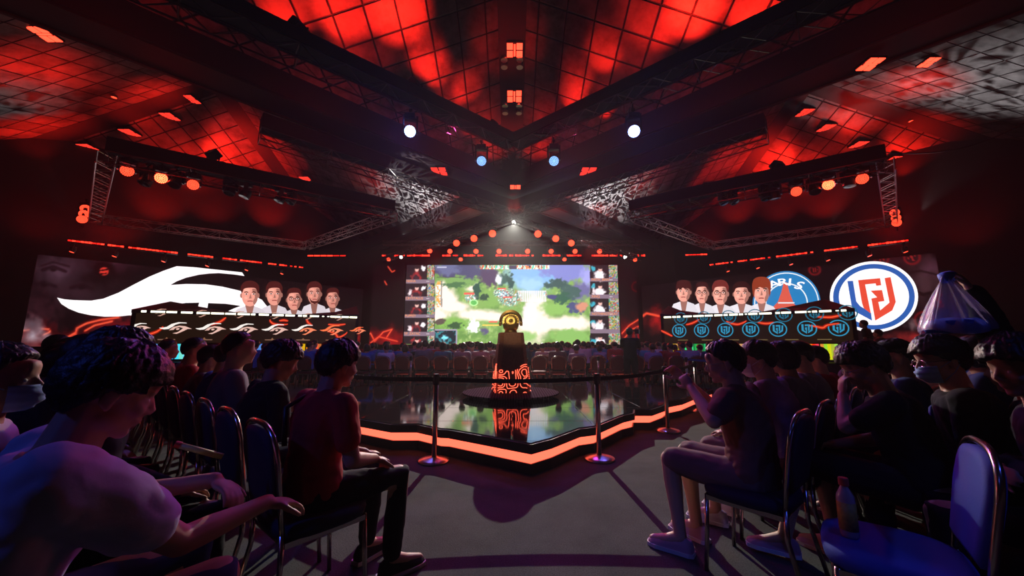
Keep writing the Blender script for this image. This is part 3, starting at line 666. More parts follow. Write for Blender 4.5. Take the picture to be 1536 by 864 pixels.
    for k, c in enumerate(((40, 40, 60), (230, 120, 70), (235, 235, 220), (80, 190, 160), (200, 60, 60))): p.mix(m * ((h * 5).astype(int) == k), c)
    p.rect(*G6(735, 66), *G6(775, 84), (50, 45, 70)); p.rect(*G6(342, 126), *G6(480, 130), (60, 60, 60)); p.rect(*G6(345, 72), *G6(395, 80), (230, 230, 240), .6)
    h = vnoise(X * .8, Y * .5, 61); xx = (X > G6(340, 0)[0]) & (X < G6(362, 0)[0]) & (Y > G6(0, 150)[1]) & (Y < G6(0, 290)[1])
    p.mix(xx * (h > .5), (235, 150, 60)); p.mix(xx * (h < .3), (190, 235, 240)); p.rect(*G6(364, 150), *G6(372, 290), (70, 70, 60), .6)
    # minimap
    p.rect(*G6(326, 410), *G6(452, 492), (150, 140, 160)); p.rect(*G6(332, 418), *G6(446, 492), (14, 24, 34)); h = fbm(X, Y, 5, 41)
    mm = (X > G6(335, 0)[0]) & (X < G6(445, 0)[0]) & (Y > G6(0, 420)[1]); p.mix(mm * (h > .56), (40, 110, 120)); B(385, 455, 22, 20, (120, 220, 240), soft=.6, rag=.6, ns=3); p.mix(mm * (vnoise(X, Y, 43) > .9), (240, 80, 50))
    # player columns
    for side, (xa, xb, xi) in enumerate(((160, 332, 292), (1170, 1340, 1272))):
        ax, bx, ix = G6(xa, 0)[0], G6(xb, 0)[0], G6(xi, 0)[0]
        p.rect(ax, 395, bx, 516, (24, 14, 20))
        bars = (150, 243, 338, 434) if side == 0 else (142, 232, 326, 420)
        for i in range(5):
            y0 = (bars[i - 1] + 12) if i else 62; y1 = (bars[i] - 9) if i < 4 else 495
            cy = (y0 + y1) / 2; cx = (xa + xi) / 2 + (5 if side == 0 else 0)
            B(cx, y1 - 12, 34, 34, (150, 30, 34) if side == 0 else (235, 225, 230), soft=.4, rag=.4, seed=i, ns=3)
            B(cx, y1 - 6, 22, 26, (40, 20, 30) if side == 0 else (225, 215, 225), soft=.4, rag=.4, seed=i + 9, ns=3)
            B(cx + 4, y0 + 24, 13, 17, (226, 170, 160), soft=.4); B(cx + 4, y0 + 14, 15, 11, (26, 16, 18), soft=.3)
            B(cx + (38 if side == 0 else -34), y0 + 20 + i * 5, 16, 16, (235, 225, 230) if side == 0 else (40, 150, 170), soft=.4, rag=.6, ns=3)
            if i % 2: B(cx - 32, y1 - 20, 14, 20, (220, 200, 205), soft=.5, rag=.6, ns=3)
            h = vnoise(X * .42 + i * 7, Y * .42, 50 + side); mm = (X > ix) & (X < bx - 1) & (Y > G6(0, y0)[1]) & (Y < G6(0, y1)[1])
            for k, c in enumerate(((50, 60, 90), (220, 190, 60), (60, 170, 130), (230, 230, 210), (225, 90, 50), (90, 160, 210))): p.mix(mm * ((h * 6).astype(int) == k) * .72, c)
            if i < 4: p.rect(ax, G6(0, bars[i] - 9)[1], bx, G6(0, bars[i] + 11)[1], (116, 96, 112))
    return np.clip(p.c * 1.12 + .07, 0, 1.15)
MAINP = Plane((-8.45, 28, 1.2), (1, 0, 0))
T0 = thing('led_screen', 'large central LED screen showing a green game map with player columns', 'screen', (0, 0, 0))
u0, _ = MAINP.uv(608, 450); u1, _ = MAINP.uv(928, 450); _, vt = MAINP.uv(768, 397.5)
pixel_panel('screen_panel', MAINP, u0, u1, 0, vt, 330, 120, paint_game, T0)
m = MB(); m.box(MAINP.P((u0 + u1) / 2, vt / 2, -.35), (u1 - u0 + .1, .4, vt)); m.build('frame', M['plastic'], T0)
# writing as flat meshes
def text_mesh(s, size, mats, pl, u, v, off, parent, name='writing', align='LEFT', sx=1.0, squash=None, rot=0):
    cu = bpy.data.curves.new(name, 'FONT'); cu.body = s; cu.size = size; cu.align_x = align; cu.extrude = .002; cu.resolution_u = 3; cu.offset = size * .012
    tmp = bpy.data.objects.new(name, cu); C.objects.link(tmp)
    dg = bpy.context.evaluated_depsgraph_get(); me = bpy.data.meshes.new_from_object(tmp.evaluated_get(dg)); bpy.data.objects.remove(tmp)
    me.materials.clear(); me.materials.append(mats); o = link(bpy.data.objects.new(name, me), parent)
    cr, sr = math.cos(rot), math.sin(rot)
    for vtx in me.vertices:
        x, y, z = vtx.co; x *= sx; x, y = x * cr - y * sr, x * sr + y * cr
        vtx.co = pl.P(u + x, v + y, off + z)
    return o
M['scr_name'] = emat('name_writing', lin((.98, .62, .40)).tolist(), 1.0); M['scr_white'] = emat('screen_white', (1, .96, .96), 1.25); M['scr_black'] = mat('screen_black', (.004, .003, .004), .6)
for side, names_, ys in ((0, ('NISHA', 'CRYSTALLIS', 'PUPPEY', 'YF_ZAYAC'), (153, 246, 341, 437)), (1, ('FAITH_BIAN', 'XINQ', 'NOTHINGTOSAY'), (145, 236, 330))):
    for i, (s, y) in enumerate(zip(names_, ys)):
        x = (178, 174, 170, 166)[i] if side == 0 else (1178, 1178, 1180)[i]; u, v = MAINP.uv(*G6(x, y + 3))
        text_mesh(s, .27, M['scr_name'], MAINP, u, v, .01, T0, 'player_name', sx=.92)
        u2, v2 = MAINP.uv(*G6(286 if side == 0 else 1275, y + 2)); text_mesh('---', .24, M['scr_white'], MAINP, u2, v2, .01, T0, 'score_mark')

# ---------- flat graphics
def smooth(pts, k=4):
    out = []; n = len(pts)
    for i in range(n):
        p0, p1, p2, p3 = [np.array(pts[(i + j - 1) % n], float) for j in range(4)]
        for t in np.arange(k) / k:
            out.append(tuple(.5 * ((2 * p1) + (-p0 + p2) * t + (2 * p0 - 5 * p1 + 4 * p2 - p3) * t * t + (-p0 + 3 * p1 - 3 * p2 + p3) * t ** 3)))
    return out
from mathutils.geometry import tessellate_polygon
class Sheet:
    """flat shapes given in photo pixels, laid on a screen plane; each layer sits a few mm in front of the one below"""
    def __init__(s, pl, name, parent, px=True, step=.006, base=.01): s.pl, s.name, s.parent, s.mb, s.mats, s.k, s.px, s.step, s.base = pl, name, parent, MB(), [], 0, px, step, base
    def poly(s, pts, col, st=1.0, sm=False, k=4):
        if sm: pts = smooth(pts, k)
        key = (tuple(col), st)
        if key not in s.mats: s.mats.append(key)
        s.mb.cur = s.mats.index(key); s.k += 1; off = s.base + s.k * s.step
        uv = [s.pl.uv(*p) if s.px else p for p in pts]
        tri = tessellate_polygon([[Vector((u, v, 0)) for u, v in uv]])
        s.mb.add([s.pl.P(u, v, off) for u, v in uv], [tuple(t) for t in tri])
    def ell(s, cx, cy, rx, ry, col, st=1.0, n=28, a0=0, a1=2 * PI, rot=0):
        cr, sr = math.cos(rot), math.sin(rot); pts = []
        for i in range(n):
            t = a0 + (a1 - a0) * i / (n if a1 - a0 > 6.2 else n - 1); x, y = rx * math.cos(t), ry * math.sin(t); pts.append((cx + x * cr - y * sr, cy + x * sr + y * cr))
        s.poly(pts, col, st)
    def ring(s, cx, cy, rx, ry, w, col, st=1.0, n=36, a0=0, a1=2 * PI):
        key = (tuple(col), st)
        if key not in s.mats: s.mats.append(key)
        s.mb.cur = s.mats.index(key); s.k += 1; off = s.base + s.k * s.step; vs = []
        for i in range(n + 1):
            t = a0 + (a1 - a0) * i / n
            for q in (1, w):
                p = (cx + rx * q * math.cos(t), cy + ry * q * math.sin(t)); u, v = s.pl.uv(*p) if s.px else p; vs.append(s.pl.P(u, v, off))
        s.mb.add(vs, [(2 * i, 2 * i + 1, 2 * i + 3, 2 * i + 2) for i in range(n)])
    def line(s, pts, w, col, st=1.0):
        a = [np.array(p, float) for p in pts]; L, R2 = [], []
        for i, p in enumerate(a):
            d = a[min(i + 1, len(a) - 1)] - a[max(i - 1, 0)]; d = d / (np.linalg.norm(d) + 1e-9); n = np.array((-d[1], d[0])); ww = w * (math.sin(PI * (i + .35) / (len(a) - .3)) ** .6 if len(a) > 3 else 1)
            L.append(tuple(p + n * ww / 2)); R2.append(tuple(p - n * ww / 2))
        s.poly(L + R2[::-1], col, st)
    def done(s):
        ms = []
        for col, st in s.mats:
            key = 'gfx_%s_%s' % (str(col), st)
            if key not in M: M[key] = emat('glow_colour', lin(np.array(col) / 255).tolist(), st)
            ms.append(M[key])
        return s.mb.build(s.name, ms, s.parent, fix=False)
W, K = (255, 250, 250), (6, 3, 5)
def portrait(pl, parent, cx, top, w, h, skin, hair, kind, jacket, bottom, name='portrait'):
    s = Sheet(pl, name, parent, base=.14); sk2 = tuple(int(c * .72) for c in skin); sk3 = tuple(min(255, int(c * 1.12)) for c in skin); X = lambda a: cx + a * w; Yv = lambda b: top + b * h
    sh = 1.0
    s.poly([(X(-.22), Yv(.8)), (X(.22), Yv(.8)), (X(.3), bottom), (X(-.3), bottom)], sk2, .9)
    s.poly([(X(-.24), Yv(1.0)), (X(-.7), Yv(1.12)), (X(-1.0), bottom), (X(-.1), bottom)], jacket, 1.1); s.poly([(X(.24), Yv(1.0)), (X(.7), Yv(1.12)), (X(1.0), bottom), (X(.1), bottom)], jacket, 1.0)
    s.ell(X(-.47), Yv(.56), w * .07, h * .1, sk2, 1); s.ell(X(.47), Yv(.56), w * .07, h * .1, sk2, 1)
    face = [(-.42, .32), (-.45, .55), (-.4, .78), (-.24, .95), (0, 1.01), (.24, .95), (.4, .78), (.45, .55), (.42, .32), (.3, .15), (0, .1), (-.3, .15)]
    s.poly([(X(a), Yv(b)) for a, b in face], skin, 1.1, True)
    s.poly([(X(a), Yv(b)) for a, b in ((.12, .3), (.42, .32), (.45, .55), (.4, .78), (.24, .95), (.18, .8), (.28, .6))], sk2, 1, True)
    s.ell(X(-.15), Yv(.33), w * .16, h * .07, sk3, 1.1); s.ell(X(-.22), Yv(.66), w * .09, h * .06, sk3, 1.1)
    if kind == 'fringe': hp = [(-.47, .5), (-.52, .28), (-.42, .06), (-.15, -.03), (.15, -.03), (.42, .06), (.52, .28), (.47, .5), (.4, .4), (.22, .36), (.1, .4), (-.05, .34), (-.2, .42), (-.36, .38)]
    elif kind == 'long': hp = [(-.45, .78), (-.54, .5), (-.55, .22), (-.4, .02), (0, -.05), (.4, .02), (.55, .22), (.54, .5), (.47, .75), (.42, .45), (.28, .36), (.1, .4), (-.1, .36), (-.3, .42), (-.4, .5)]
    elif kind == 'short': hp = [(-.43, .42), (-.46, .2), (-.34, .05), (0, 0), (.34, .05), (.46, .2), (.43, .42), (.38, .34), (.25, .24), (-.05, .23), (-.3, .26), (-.38, .34)]
    else: hp = [(-.46, .46), (-.52, .25), (-.42, .08), (-.25, -.02), (.1, -.05), (.38, .04), (.52, .24), (.46, .46), (.4, .4), (.3, .26), (-.05, .24), (-.32, .28), (-.4, .4)]
    s.poly([(X(a), Yv(b)) for a, b in hp], hair, 1, True)
    dk = (46, 20, 18)
    for e in (-1, 1):
        s.line([(X(e * .1), Yv(.43)), (X(e * .2), Yv(.405)), (X(e * .32), Yv(.43))], h * .035, dk)
        s.ell(X(e * .2), Yv(.5), w * .085, h * .028, (240, 215, 210), 1); s.ell(X(e * .2), Yv(.5), w * .038, h * .03, (20, 10, 12), 1)
    s.poly([(X(.02), Yv(.48)), (X(.09), Yv(.68)), (X(-.06), Yv(.69))], sk2, 1)
    s.line([(X(-.15), Yv(.8)), (X(0), Yv(.79)), (X(.15), Yv(.8))], h * .04, (165, 70, 66))
    if kind == 'beard': s.poly([(X(a), Yv(b)) for a, b in ((-.38, .7), (-.25, .94), (0, 1.02), (.25, .94), (.38, .7), (.2, .86), (0, .88), (-.2, .86))], (90, 40, 34), .9)
    return s
def glasses(s, cx, top, w, h, col=(30, 14, 14)):
    for e in (-1, 1): s.ring(cx + e * w * .21, top + h * .51, w * .16, h * .085, .8, col, 1, 20)
    s.line([(cx - w * .06, top + h * .49), (cx + w * .06, top + h * .49)], h * .025, col)
def side_paint_left(X, Y, U, V):
    p = Paint(X, Y); p.c[:] = np.array((14, 5, 8)) / 255; n = fbm(X, Y, 40, 5)
    p.blob(90, 405, 60, 40, (74, 48, 62), soft=1, rag=.35, ns=22); p.blob(170, 392, 60, 22, (60, 26, 40), soft=1, rag=.4, ns=14); p.blob(120, 440, 90, 30, (46, 26, 34), soft=1, rag=.5, ns=15); p.blob(60, 470, 40, 45, (50, 22, 30), soft=1, rag=.5)
    # dim eyes of a faded portrait
    for ex, ey in ((80, 404), (66, 427), (122, 431)):
        p.band([(ex - 16, ey + 1), (ex, ey - 4), (ex + 18, ey + 3)], 3.2, (24, 9, 15), amt=.8); p.blob(ex, ey + 1, 6, 3.4, (20, 8, 12), soft=.5)
    p.band([(62, 399), (80, 393), (104, 400)], 2, (30, 12, 18), amt=.8)
    p.blob(156, 404, 20, 16, (16, 4, 7), soft=.4); p.blob(156, 407, 8, 7, (215, 52, 42), soft=.25); p.band([(149, 406), (163, 404)], 1.3, (14, 4, 6)); p.band([(150, 411), (160, 410)], 1.2, (14, 4, 6)); p.rect(146, 413, 153, 416, (16, 4, 7))
    p.blob(110, 520, 120, 30, (96, 10, 14), soft=1, rag=.5, ns=14); p.blob(180, 492, 60, 26, (120, 14, 22), soft=1, rag=.5); p.blob(50, 500, 40, 30, (90, 8, 10), soft=1, rag=.5)
    for pts, w in (([(112, 505), (116, 492), (130, 485), (150, 480), (178, 476)], 2.2), ([(128, 496), (142, 488), (168, 482)], 2.0), ([(84, 518), (98, 508), (112, 500)], 2.6), ([(22, 499), (34, 496), (44, 495)], 1.8), ([(66, 502), (75, 498), (73, 494), (64, 493)], 1.8)):
        p.band(pts, w * 2.6, (190, 22, 20), soft=1, amt=.6); p.band(pts, w, (255, 92, 60), soft=.8)
    p.blob(52, 505, 34, 26, (178, 160, 172), soft=1.2, rag=.5, ns=12); p.blob(48, 486, 18, 18, (90, 70, 80), soft=1, rag=.5)
    # right part behind the line-up
    p.blob(528, 506, 26, 18, (190, 20, 24), soft=1, rag=.4); p.band([(505, 512), (522, 500), (540, 492), (546, 502)], 3, (255, 80, 50), soft=.8)
    return p.c
def side_paint_right(X, Y, U, V):
    p = Paint(X, Y); p.c[:] = np.array((14, 4, 7)) / 255
    p.blob(1385, 425, 34, 50, (64, 38, 44), soft=.8, rag=.4, ns=16); p.blob(1396, 400, 22, 20, (78, 44, 58), soft=1, rag=.4); p.blob(1345, 392, 60, 14, (44, 18, 24), soft=1, rag=.4)
    p.band([(1360, 432), (1385, 442), (1410, 436)], 3, (24, 10, 12)); p.band([(1350, 412), (1380, 406), (1405, 412)], 2, (24, 10, 12), amt=.7)
    for cx, cy, r in ((1322, 388, 9), (1368, 386, 10), (1222, 405, 7), (1409, 451, 9), (1386, 480, 12)):
        d = np.hypot((X - cx) / 1.15, Y - cy); p.mix(np.exp(-((d - r) / 1.6) ** 2) * .75, (150, 22, 26)); p.mix(((d < r * .55) & (np.sin(X * 2.2) > 0)) * .7, (190, 36, 34))
    p.blob(1370, 506, 60, 14, (150, 34, 34), soft=1, rag=.4); p.blob(1370, 488, 16, 12, (120, 90, 94), soft=1, rag=.4)
    p.blob(985, 480, 22, 26, (170, 16, 20), soft=1, rag=.4); p.band([(940, 500), (955, 480), (970, 470), (988, 474)], 3, (255, 80, 50), soft=.8)
    return p.c
LP0, LP1 = at(57, 381, 17.0), at(545, 431, 28.4); LP0.z = LP1.z = 0
RP0, RP1 = at(1403, 379, 17.6), at(962, 431, 28.4); RP0.z = RP1.z = 0
LP = Plane(LP0 + Vector((0, 0, 1.15)), LP1 - LP0); RP = Plane(RP0 + Vector((0, 0, 1.15)), RP1 - RP0)
TL = thing('led_screen', 'left LED screen with a white winged-eye emblem and five player portraits', 'screen')
TR = thing('led_screen', 'right LED screen with two round club emblems and five player portraits', 'screen')
WL = (LP1 - LP0).length; WR = (RP1 - RP0).length; _, VL = LP.uv(60, 382); _, VR = RP.uv(1400, 379.5)
pixel_panel('screen_panel', LP, 0, WL, 0, VL, 330, 90, side_paint_left, TL); pixel_panel('screen_panel', RP, 0, WR, 0, VR, 330, 90, side_paint_right, TR)
for pl, w, v, t in ((LP, WL, VL, TL), (RP, WR, VR, TR)):
    m = MB(); ang = math.atan2(pl.r.y, pl.r.x); m.box(pl.P(w / 2, v / 2, -.35), (w + .06, .4, v + .04), Matrix.Rotation(ang, 3, 'Z')); m.build('frame', M['plastic'], t)
s = Sheet(LP, 'emblem', TL)
s.poly([(85.6, 446.5), (97, 449), (110, 450.2), (136.7, 451), (155, 448), (178, 439), (201, 426.7), (224, 415), (245, 406.3), (265, 399.3), (290, 400.8), (363, 408.6), (366.5, 414), (350.7, 411.7), (328.4, 409.7), (314, 410.3), (298.8, 412), (279, 416.6), (265, 422), (255.5, 427.5), (279, 426), (308.6, 426.5), (333.4, 430), (358, 435.7), (378, 441.8), (393, 450), (404, 464), (410, 474), (300, 480), (194, 473), (178, 474.6), (157.5, 475), (136.7, 473), (118, 469), (103, 463), (92, 456)], (255, 248, 250), 1.25)
D6 = lambda x, y: (180 + x / 4.042, 380 + y / 4.042)
s.poly([D6(*q) for q in ((333, 310), (400, 301), (480, 299), (474, 320), (450, 343), (380, 338))], K, 1); s.poly([D6(*q) for q in ((534, 302), (640, 306), (732, 319), (690, 334), (636, 360), (512, 356), (530, 330))], K, 1)
s.done()
sk = (244, 160, 142)
for i, (cx, top, w, h, kd, g) in enumerate(((373.7, 423.5, 27, 36, 'top', 0), (410, 424, 24, 34, 'top', 0), (439.8, 432, 22.5, 33, 'short', 1), (470, 424, 22, 32, 'beard', 0), (497.4, 432, 20, 30, 'short', 0))):
    s = portrait(LP, TL, cx, top, w, h, tuple(int(c * (1 - .03 * i)) for c in sk), (78, 26, 24), kd, (225, 214, 222), 474)
    if g: glasses(s, cx, top, w, h)
    s.done()
s = Sheet(RP, 'emblem', TR)
D7 = lambda x, y: (980 + x / 3.49, 380 + y / 3.49)
cx, cy = D7(1155, 228); s.ell(cx, cy, 231 / 3.49, 186 / 3.49, W, 1.2, 60); s.ring(cx, cy, 231 / 3.49 * .925, 186 / 3.49 * .925, .86, (44, 96, 178), 1.0, 60)
D4 = lambda x, y: (1180 + x / 3.927, 400 + y / 3.927)
s.poly([D4(*q) for q in ((358, 85), (391, 84), (410, 205), (432, 232), (497, 272), (503, 318), (440, 284), (398, 262), (384, 236))], (50, 98, 184), 1)
s.poly([D4(*q) for q in ((421, 80), (550, 68), (557, 110), (528, 113), (524, 99), (462, 105), (496, 276), (455, 246), (444, 215))], (236, 78, 56), 1.05)
s.poly([D4(*q) for q in ((495, 142), (562, 138), (576, 203), (540, 208), (551, 258), (606, 212), (577, 68), (612, 62), (643, 208), (622, 258), (522, 318), (499, 188), (533, 181))], (236, 78, 56), 1.05)
s.done()
s = Sheet(RP, 'emblem', TR); cx, cy = D7(698, 262); rx, ry = 178 / 3.49, 169 / 3.49
s.ell(cx, cy, rx, ry, (40, 132, 196), 1.0, 50); s.ring(cx, cy, rx * .955, ry * .955, .965, (240, 246, 250), 1.05, 50); s.ring(cx, cy, rx * .63, ry * .63, .94, (240, 246, 250), 1.05, 50)
s.poly([D7(*q) for q in ((683, 152), (700, 152), (712, 200), (735, 262), (775, 300), (610, 300), (652, 255), (672, 200))], (228, 96, 78), 1.0); s.poly([D7(*q) for q in ((655, 256), (740, 256), (738, 263), (653, 263))], (240, 240, 245), 1); s.poly([D7(*q) for q in ((672, 285), (718, 285), (732, 310), (655, 310))], (40, 132, 196), 1)
s.done()
for ch, (x, y), rt in (('A', (644, 150), .3), ('R', (682, 142), .06), ('I', (714, 143), -.12), ('S', (754, 160), -.42)):
    u, v = RP.uv(*D7(x, y + 18)); uu, vv = RP.uv(*D7(x + 30, y + 18)); 
    o = text_mesh(ch, .6, M['scr_white'], RP, 0, 0, .1, TR, 'writing', align='CENTER', rot=0)
    # letters stand around the ring; the screen runs from right to left in its own frame, so mirror them
    ku = -1 if uu < u else 1; cr, sr = math.cos(rt), math.sin(rt)
    for vt_ in o.data.vertices:
        q = vt_.co - RP.o; x_, y_ = q.dot(RP.r), q.z - RP.u.dot(Vector((0, 0, 0))); x_, y_ = (x_ * cr - y_ * sr) * ku * 1.5, x_ * sr + y_ * cr - .1
        vt_.co = RP.P(u + x_, v + y_, .13)
for i, (cx, top, w, h, kd, g, hr) in enumerate(((1027, 421.5, 22, 31, 'fringe', 0, (70, 24, 24)), (1054.5, 423, 20, 32, 'short', 1, (60, 22, 22)), (1082, 422, 24, 35, 'top', 1, (120, 44, 40)), (1113.5, 424, 25, 32, 'top', 0, (52, 18, 18)), (1143.5, 417.5, 25, 38, 'long', 0, (150, 58, 34)))):
    s = portrait(RP, TR, cx, top, w, h, (246, 168, 150), hr, kd, (238, 232, 240), 470)
    if g: glasses(s, cx, top, w, h)
    s.done()
print('screens', WL, WR, VL, VR, u1 - u0, vt)

# dark red LED wings beside the main screen, with flame shapes
def wing(X, Y, U, V):
    p = Paint(X, Y); p.c[:] = np.array((16, 4, 8)) / 255
    p.blob(585, 512, 60, 26, (150, 10, 16), soft=1, rag=.5, ns=12); p.blob(958, 506, 50, 40, (140, 10, 18), soft=1, rag=.4, ns=12)
    for pts, w in (([(540, 508), (556, 500), (562, 512), (575, 498), (588, 494), (580, 506)], 1.6), ([(556, 514), (568, 505), (596, 512)], 1.2), ([(582, 400), (588, 408), (592, 406)], 1), ([(577, 422), (580, 427)], 1), ([(933, 500), (944, 488), (960, 478), (972, 474)], 1.5), ([(936, 508), (948, 494), (966, 486)], 1.2)):
        p.band(pts, w * 3, (200, 20, 18), soft=1, amt=.6); p.band(pts, w, (255, 90, 56), soft=.8)
    for cx, cy, r in ((970, 498, 9), (986, 478, 5), (955, 430, 7)):
        d = np.hypot(X - cx, Y - cy); p.mix(np.exp(-((d - r) / 1.4) ** 2) * .45, (190, 24, 26))
    return p.c
for nm, a, b, v1 in (('left', u0 - 2.65, u0 - .15, vt), ('right', u1 + .15, u1 + 1.5, vt)):
    t = thing('led_wing', 'dark red LED wing with flame shapes at %s side of the main screen' % nm, 'screen'); pixel_panel('screen_panel', MAINP, a, b, 0, v1, 110, 110, wing, t, off=-.25)
# ---------- player booths under the side screens
def eye_logo(s, cx, cy, w, col, st=1.0, col2=None):
    h = w * .46; T = lambda a, b: (cx + (a - .5) * w, cy - (b - .5) * h if not s.px else cy + (b - .5) * h)
    s.poly([T(*q) for q in ((0, .5), (.1, .49), (.22, .42), (.36, .16), (.56, 0), (.8, .03), (.82, .1), (.62, .1), (.48, .22), (.4, .4), (.28, .6), (.15, .64), (.05, .58))], col2 or col, st)
    s.poly([T(*q) for q in ((.3, .7), (.42, .42), (.6, .3), (.78, .34), (1, .56), (.86, .58), (.76, .74), (.55, 1.0), (.42, .96), (.58, .84), (.68, .62), (.72, .5), (.6, .42), (.48, .52), (.44, .66))], col, st)
    s.poly([T(*q) for q in ((.5, .58), (.56, .5), (.62, .54), (.6, .64), (.54, .68))], col, st)
def round_logo(s, cx, cy, r, col, st=1.0):
    s.ring(cx, cy, r * 1.0, r, .87, col, st, 24); k = r * .62
    s.poly([(cx - k, cy + k * .75), (cx - k * .7, cy + k * .75), (cx - k * .62, cy - k * .2), (cx - k * .1, cy - k * .65), (cx - k * .1, cy - k * .95), (cx - k * .85, cy - k * .45)], col, st)
    s.poly([(cx - k * .5, cy + k * .85), (cx + k * .3, cy + k * .85), (cx + k * .3, cy + k * .5), (cx + k * .12, cy + k * .5), (cx - k * .2, cy + k * .55), (cx - k * .12, cy - k * .5), (cx - k * .4, cy - k * .3)], col, st)
    s.poly([(cx - k * .02, cy + k * .25), (cx + k * .3, cy + k * .25), (cx + k * .34, cy - k * .2), (cx + k * .2, cy - k * .25), (cx + k * .25, cy - k * .6), (cx + k * .55, cy - k * .3), (cx + k * .5, cy + k * .9), (cx + k * .85, cy + k * .9), (cx + k * .9, cy - k * .4), (cx + k * .1, cy - k * 1.05), (cx + k * .02, cy - k * .05)], col, st)
M['tent'] = mat('tent_fabric', (.05, .045, .055), .7, bump=(3, .3, .03)); M['banner'] = mat('banner_face', (.02, .012, .008), .5, emit=(.09, .045, .02), es=.14)  # banner is print; its faint emission stands in for light on it
def booth(a, b, nm, kind):
    a = Vector((a.x, a.y, 0)); b = Vector((b.x, b.y, 0)); pl = Plane(a, b - a); L = (b - a).length; ang = math.atan2(pl.r.y, pl.r.x); R = Matrix.Rotation(ang, 3, 'Z')
    t = thing('player_booth', 'long black team booth with %s emblems under the %s screen' % (('winged-eye', 'left') if kind == 0 else ('blue round', 'right')), 'booth')
    dep = 3.2; bk = -dep
    m = MB(); m.box(pl.P(L / 2, .3, -dep / 2), (L, dep, .6), R); m.build('platform', M['plastic'], t)
    for u in (.06, L - .06):
        for d in (-.06, -dep + .06): k = MB(); k.box(pl.P(u, 1.55, d), (.12, .12, 1.9), R); k.build('post', M['black_metal'], t)
    m = MB(); m.box(pl.P(L / 2, 1.9, -.05), (L, .08, 1.18), R); m.build('banner', M['banner'], t)
    # low fabric roof: eaves at the front and back, ridge in the middle with a peak near each end
    prof = [(0, 2.5, 2.5), (.075, 2.5, 2.98), (.25, 2.5, 2.74), (.42, 2.5, 2.56), (.7, 2.5, 2.56), (.88, 2.52, 2.78), (1, 2.58, 3.1)] if kind == 0 else [(0, 2.5, 2.6), (.1, 2.5, 3.02), (.3, 2.5, 2.76), (.45, 2.5, 2.6), (.72, 2.5, 2.6), (.92, 2.55, 2.85), (1, 2.6, 3.1)]
    m = MB(); rings = []
    for f, e, r in prof:
        rings.append([pl.P(L * f, e, .05), pl.P(L * f, r, -dep * .5), pl.P(L * f, e, -dep - .05), pl.P(L * f, e - .12, -dep - .05), pl.P(L * f, e - .12, .05)])
    m.rings(rings); m.build('roof', M['tent'], t)
    m = MB(); m.box(pl.P(L / 2, 1.5, -dep + .04), (L, .06, 2.0), R); m.build('back_panel', M['drape'], t)
    # light strip of separate bright cells
    r = random.Random(kind + 3); m = MB(); u = L * .035
    while u < L * .96:
        w = r.choice((.08, .14, .3, .34, .4)); m.box(pl.P(u + w / 2, 2.44, .03), (w, .05, .07 if w > .1 else .04), R); u += w + r.choice((.04, .06, .12))
    m.build('light_strip', M['booth_light'], t)
    s = Sheet(pl, 'emblems', t, px=False, step=.0008, base=-.005)  # banner print, drawn with its own glow to look lit
    rr = random.Random(kind); n = 7
    if kind == 0:
        for i in range(8):
            u = L * (.03 + .1385 * i); w = .95 if 0 < i < 7 else .7
            eye_logo(s, u, 1.86, w, (236, 190, 176) if i < 5 else (255, 140, 100), 1.0, (255, 246, 238) if i < 6 else (255, 120, 70))
        for i in range(6): eye_logo(s, L * (.1 + .157 * i), 2.42, .6, (225, 170, 150), .8)
        for i in range(6): s.line([(L * (.14 + .145 * i) - .25, 1.43), (L * (.14 + .145 * i) + .25, 1.43)], .035, (150, 110, 90), .8); s.poly([(L * (.14 + .145 * i) - .06, 1.43), (L * (.14 + .145 * i), 1.52), (L * (.14 + .145 * i) + .06, 1.43)], (160, 110, 80), .8)
    else:
        for i in range(7): round_logo(s, L * (.075 + .135 * i) if i < 7 else 0, 1.83, .29, (46, 148, 186), 1.0)
        for i in range(7): round_logo(s, L * (.03 + .14 * i), 2.36, .27, (36, 120, 150), .8)
        for i in range(6): s.line([(L * (.14 + .145 * i) - .2, 1.43), (L * (.14 + .145 * i) + .2, 1.43)], .03, (130, 110, 70), .8)
    o = s.done()
    s = Sheet(pl, 'red_swirls', t, px=False, step=.0008, base=-.004)
    red, hot = (214, 36, 22), (255, 90, 50)
    if kind == 0: curves = [[(.02, 1.5), (.06, 1.58), (.1, 1.72), (.115, 1.9)], [(.3, 2.0), (.34, 2.12), (.36, 2.3)], [(.56, 2.25), (.57, 2.1), (.6, 2.05), (.64, 2.1)], [(.6, 2.2), (.62, 2.24), (.64, 2.2)], [(.84, 2.12), (.88, 2.08), (.93, 2.14)], [(.84, 1.85), (.88, 1.7), (.9, 1.55), (.94, 1.8)], [(.73, 2.3), (.74, 2.15), (.76, 2.05)]]
    else: curves = [[(.06, 2.3), (.1, 2.22), (.16, 2.26)], [(.07, 2.0), (.12, 1.94), (.14, 1.85), (.17, 1.9), (.2, 1.97)], [(.36, 2.1), (.4, 2.05), (.44, 2.12)], [(.5, 2.2), (.54, 2.05), (.58, 2.1), (.6, 2.2)], [(.76, 2.3), (.8, 2.15), (.84, 2.1)], [(.93, 1.6), (.97, 1.75), (1.0, 1.85)]]
    for c in curves:
        if kind == 1: pass
        pts = smooth([(q[0] * L, q[1]) for q in c], 5)[:(len(c) - 1) * 5 + 1]; s.line(pts, .13, red, .55); s.line(pts, .05, hot, 1.0)
    s.done()
    # desk with a glowing front
    m = MB(); m.box(pl.P(L * .5, .95, -.75), (L * .86, .5, .66), R); m.build('desk', M['plastic'], t)
    s = Sheet(pl, 'desk_screen', t, px=False, step=0, base=-.48)
